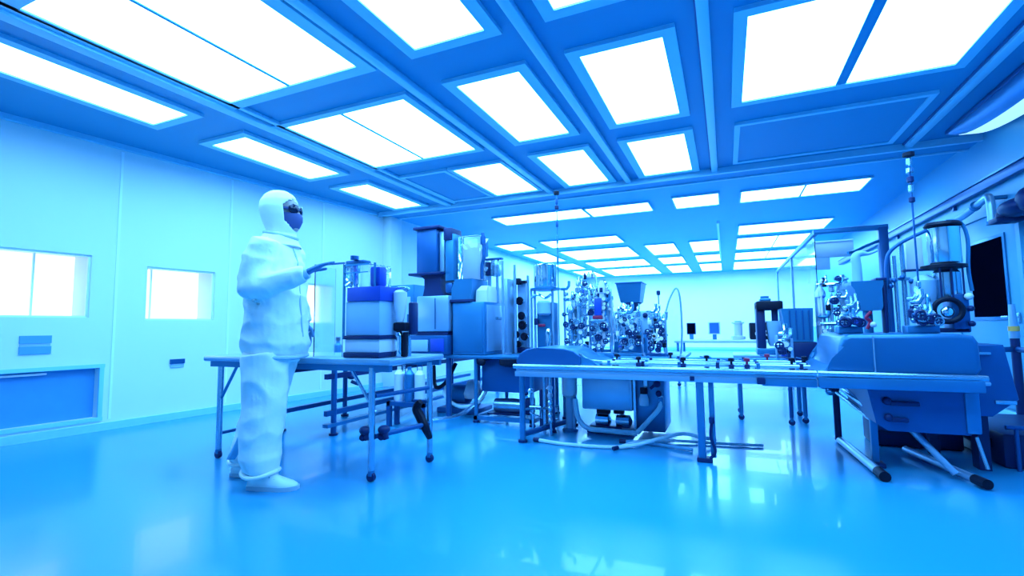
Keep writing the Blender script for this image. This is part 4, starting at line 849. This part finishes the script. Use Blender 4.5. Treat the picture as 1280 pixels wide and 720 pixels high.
MB().cyl((1.14, 4.40, .035), (1.28, 3.72, .035), .024).build('skid', 'steel2', t); MB().cyl((1.28, 3.72, .035), (1.30, 3.62, .035), .028).build('skid_cap', 'black', t)
MB().cyl((1.03, 3.92, .29), (1.22, 3.80, .035), .020).build('diagonal_brace', 'steel2', t)
MB().cyl((1.31, 3.74, .27), (1.335, 3.70, .10), .009).build('drain_rod', 'steel', t)
mb = MB()
for (x, z, r_) in ((.66, .47, .03), (.70, .43, .035), (.72, .50, .025), (.64, .52, .022)): mb.sph((x, 4.4, z), r_, 10)
mb.cyl((.62, 4.4, .50), (.75, 4.4, .44), .018).cyl((.68, 4.4, .43), (.68, 4.4, .585), .012).build('drain_valve', 'steel', t); MB().sph((.655, 4.37, .51), .022, 10).sph((.735, 4.37, .45), .024, 10).build('valve_knob', 'navy', t)
t = thing('wedge_box', 'dark blue wedge-bottomed box at the right flank of the tank machine', 'box', (1.5, 4.1, .34))
MB().prism([(1.365, .80), (1.55, .80), (1.60, .47), (1.47, .36), (1.37, .36)], 3.95, 4.5, 'Y', .01).build('body', 'dsteel', t, label='dark blue wedge body'); MB().box((1.42, 3.935, .74), (1.48, 3.95, .755)).build('label_plate', 'steel', t); MB().box((1.48, 3.93, .44), (1.58, 3.96, .465), .005).build('lip', 'steel', t); MB().box((1.44, 4.1, 0), (1.50, 4.2, .37)).build('support', 'navy', t)
t = thing('low_chassis', 'low nearly black equipment base on the floor under the tank machine', 'equipment base', (1.5, 4.6, 0))
MB().box((1.0, 4.62, .0), (1.55, 4.93, .26), .02).build('chassis', 'navy', t); MB().box((1.60, 4.2, .0), (2.1, 5.1, .22), .02).build('chassis', 'navy', t)
MB().box((1.03, 4.605, .12), (1.18, 4.62, .22), .006).build('vent', 'dsteel', t); MB().box((1.55, 4.35, .10), (1.60, 5.0, .16)).build('link', 'black', t)
MB().cyl((1.6, 4.15, .27), (2.14, 4.15, .27), .014).cyl((1.65, 4.15, 0), (1.65, 4.15, .27), .012).cyl((2.1, 4.15, 0), (2.1, 4.15, .27), .012).build('guard_bar', 'dsteel', t)
ZT = .872
t = thing('glass_reactor', 'tall stacked glass and steel reactor with black hoop on the tank machine', 'reactor', (1.3, 4.25, ZT))
x, y = 1.40, 4.25
MB().lathe((x, y, 1.345), [(.02, 0), (.085, .0), (.09, .01), (.09, .245), (.07, .26)], 28).build('upper_vessel', 'chrome', t)
MB().lathe((x, y, 1.60), [(.10, 0), (.105, .01), (.09, .03), (.02, .035)], 24).build('top_cap', 'black', t)
MB().lathe((x-.01, y, 1.30), [(.06, 0), (.125, .012), (.125, .032), (.06, .045)], 28).build('flange', 'black', t); MB().box((1.16, y-.02, 1.30), (1.33, y+.02, 1.315), .004).build('flange_arm', 'navy', t)
MB().lathe((x, y, 1.10), [(.07, 0), (.075, .01), (.075, .18), (.06, .20)], 24).build('lower_vessel', 'steel', t)
for dx in (-.06, .0, .06): MB().cyl((x+dx, y-.085, 1.10), (x+dx, y-.085, 1.31), .006, seg=8).build('tie_rod', 'navy', t)
MB().torus((x-.045, y-.12, 1.02), .075, .017, 'Y', 28, 10).build('hoop', 'black', t); MB().sph((x-.045, y-.11, 1.01), .038, 14, (1, .5, 1)).build('bright_dial', 'chrome', t)
MB().box((x-.01, y-.08, ZT), (x+.085, y+.08, 1.13), .012).build('dark_housing', 'dsteel', t); MB().box((x-.13, y-.08, ZT), (x+.08, y+.08, ZT+.03), .008).build('base', 'navy', t)
MB().sph((x+.075, y-.1, 1.11), .024, 10).build('fitting', 'pale', t); MB().sph((x+.08, y-.10, .93), .02, 10).sph((x+.08, y-.1, 1.03), .02, 10).build('fitting', 'navy', t)
MB().lathe((1.27, y, ZT), [(.03, 0), (.045, .02), (.055, .18), (.075, .28), (.075, .36), (.03, .40)], 20).build('cone_vessel', 'frost', t)
MB().box((1.20, y+.05, 1.32), (1.30, y+.10, 1.55), .01).build('glass_pane', 'pale', t)
MB().tube([(1.44, y, 1.63), (1.35, y, 1.60), (1.24, y, 1.55), (1.15, y, 1.50), (1.09, y, 1.44), (1.07, y, 1.36), (1.065, y, 1.2), (1.06, y, ZT+.01)], .013, 10).build('swan_tube', 'dsteel', t)
MB().cyl((1.12, y+.02, ZT), (1.12, y+.02, 1.42), .012).cyl((1.17, y+.03, ZT), (1.17, y+.03, 1.50), .016).box((1.05, y, 1.24), (1.20, y+.04, 1.26)).build('support_frame', 'steel', t)
for p in ((1.10, 1.24), (1.15, 1.26), (1.20, 1.23), (1.08, 1.20)): MB().sph((p[0], y-.02, p[1]), .018, 10).build('fitting', 'dsteel', t)
MB().tube([(1.42, y, 1.64), (1.50, y, 1.62), (1.53, y, 1.5), (1.52, y, 1.3), (1.53, y, 1.15)], .012, 8).build('side_tube', 'bsteel', t)
signal_pole('antenna_pole', 'tall pole with stacked black and silver beads above the tank machine', 1.20, 4.10, 1.08, 2.12, ((2.08, .034, .035, 'black', 'cap'), (2.02, .018, .055, 'steel', 'bead'), (1.965, .022, .04, 'chrome', 'bead'), (1.90, .020, .045, 'navy', 'bead'), (1.83, .016, .06, 'steel', 'bead'), (1.76, .018, .04, 'navy', 'bead'), (1.10, .022, .05, 'black', 'weight'), (1.17, .014, .05, 'steel', 'bead')), foot=False)
pl = [o for o in COL.objects if o.name.startswith('antenna_pole') and o.parent is None][-1]
MB().cyl((1.20, 4.10, ZT), (1.20, 4.10, 1.08), .006, seg=8).build('stem', 'dsteel', pl); MB().cyl((1.20, 4.1, ZT), (1.20, 4.1, ZT+.012), .02).build('foot', 'dsteel', pl)
t = thing('feed_hopper', 'blue-grey square hopper with a dark post on the tank machine', 'hopper', (.95, 4.25, ZT))
MB().loft([[(x0, 4.15, z), (x1, 4.15, z), (x1, 4.38, z), (x0, 4.38, z)] for x0, x1, z in ((.88, 1.0, 1.03), (.86, 1.01, 1.06), (.85, 1.01, 1.18), (.83, 1.02, 1.21), (.83, 1.02, 1.24))]).build('bin', 'bsteel', t, label='square tapered bin')
MB().box((1.021, 4.18, ZT), (1.04, 4.26, 1.24), .006).build('post', 'navy', t); MB().box((.98, 4.16, 1.241), (1.045, 4.3, 1.26), .005).build('top_plate', 'navy', t)
MB().cyl((.94, 4.26, ZT), (.94, 4.26, 1.03), .03).build('outlet', 'bsteel', t); MB().tube([(.90, 4.12, .90), (.92, 4.12, .95), (.90, 4.12, .98), (.93, 4.12, 1.02)], .012, 8).build('red_cable', 'red', t); MB().sph((.935, 4.11, .93), .02, 10).build('knob', 'pale', t)
MB().tube([(.90, 4.3, 1.24), (.90, 4.3, 1.36), (.90, 4.3, 1.43), (.93, 4.3, 1.455), (.98, 4.3, 1.45), (1.03, 4.28, 1.47)], .024, 12, radii=[.034, .032, .030, .024, .012, .010]).build('bent_duct', 'frost', t)
cluster('fitting_block', 'small jumble of silver fittings between hopper and reactor, with an amber bead', 'fittings', 1.075, 1.24, 3.98, .12, ZT, .20, 71, 2.6, posts=False, darks=.5)
cluster('fitting_block', 'small jumble of dark fittings left of the hopper on the tank machine', 'fittings', .70, .84, 4.0, .12, ZT, .16, 73, 2.2, posts=False, darks=.6)
o = MB().sph((1.165, 3.90, .985), .014, 10).build('amber_bead', 'amber'); tag(o, 'amber bead glowing among the silver fittings beside the reactor', 'bead')

# ------------------------------------------------------------------ world and colour management
w = bpy.data.worlds.new('world'); SC.world = w; w.use_nodes = True
w.node_tree.nodes['Background'].inputs[0].default_value = (.02, .2, .6, 1); w.node_tree.nodes['Background'].inputs[1].default_value = .2
vs = SC.view_settings; vs.view_transform = 'Standard'; vs.look = 'None'; vs.exposure = 0.0; vs.gamma = 1.0; vs.use_curve_mapping = False
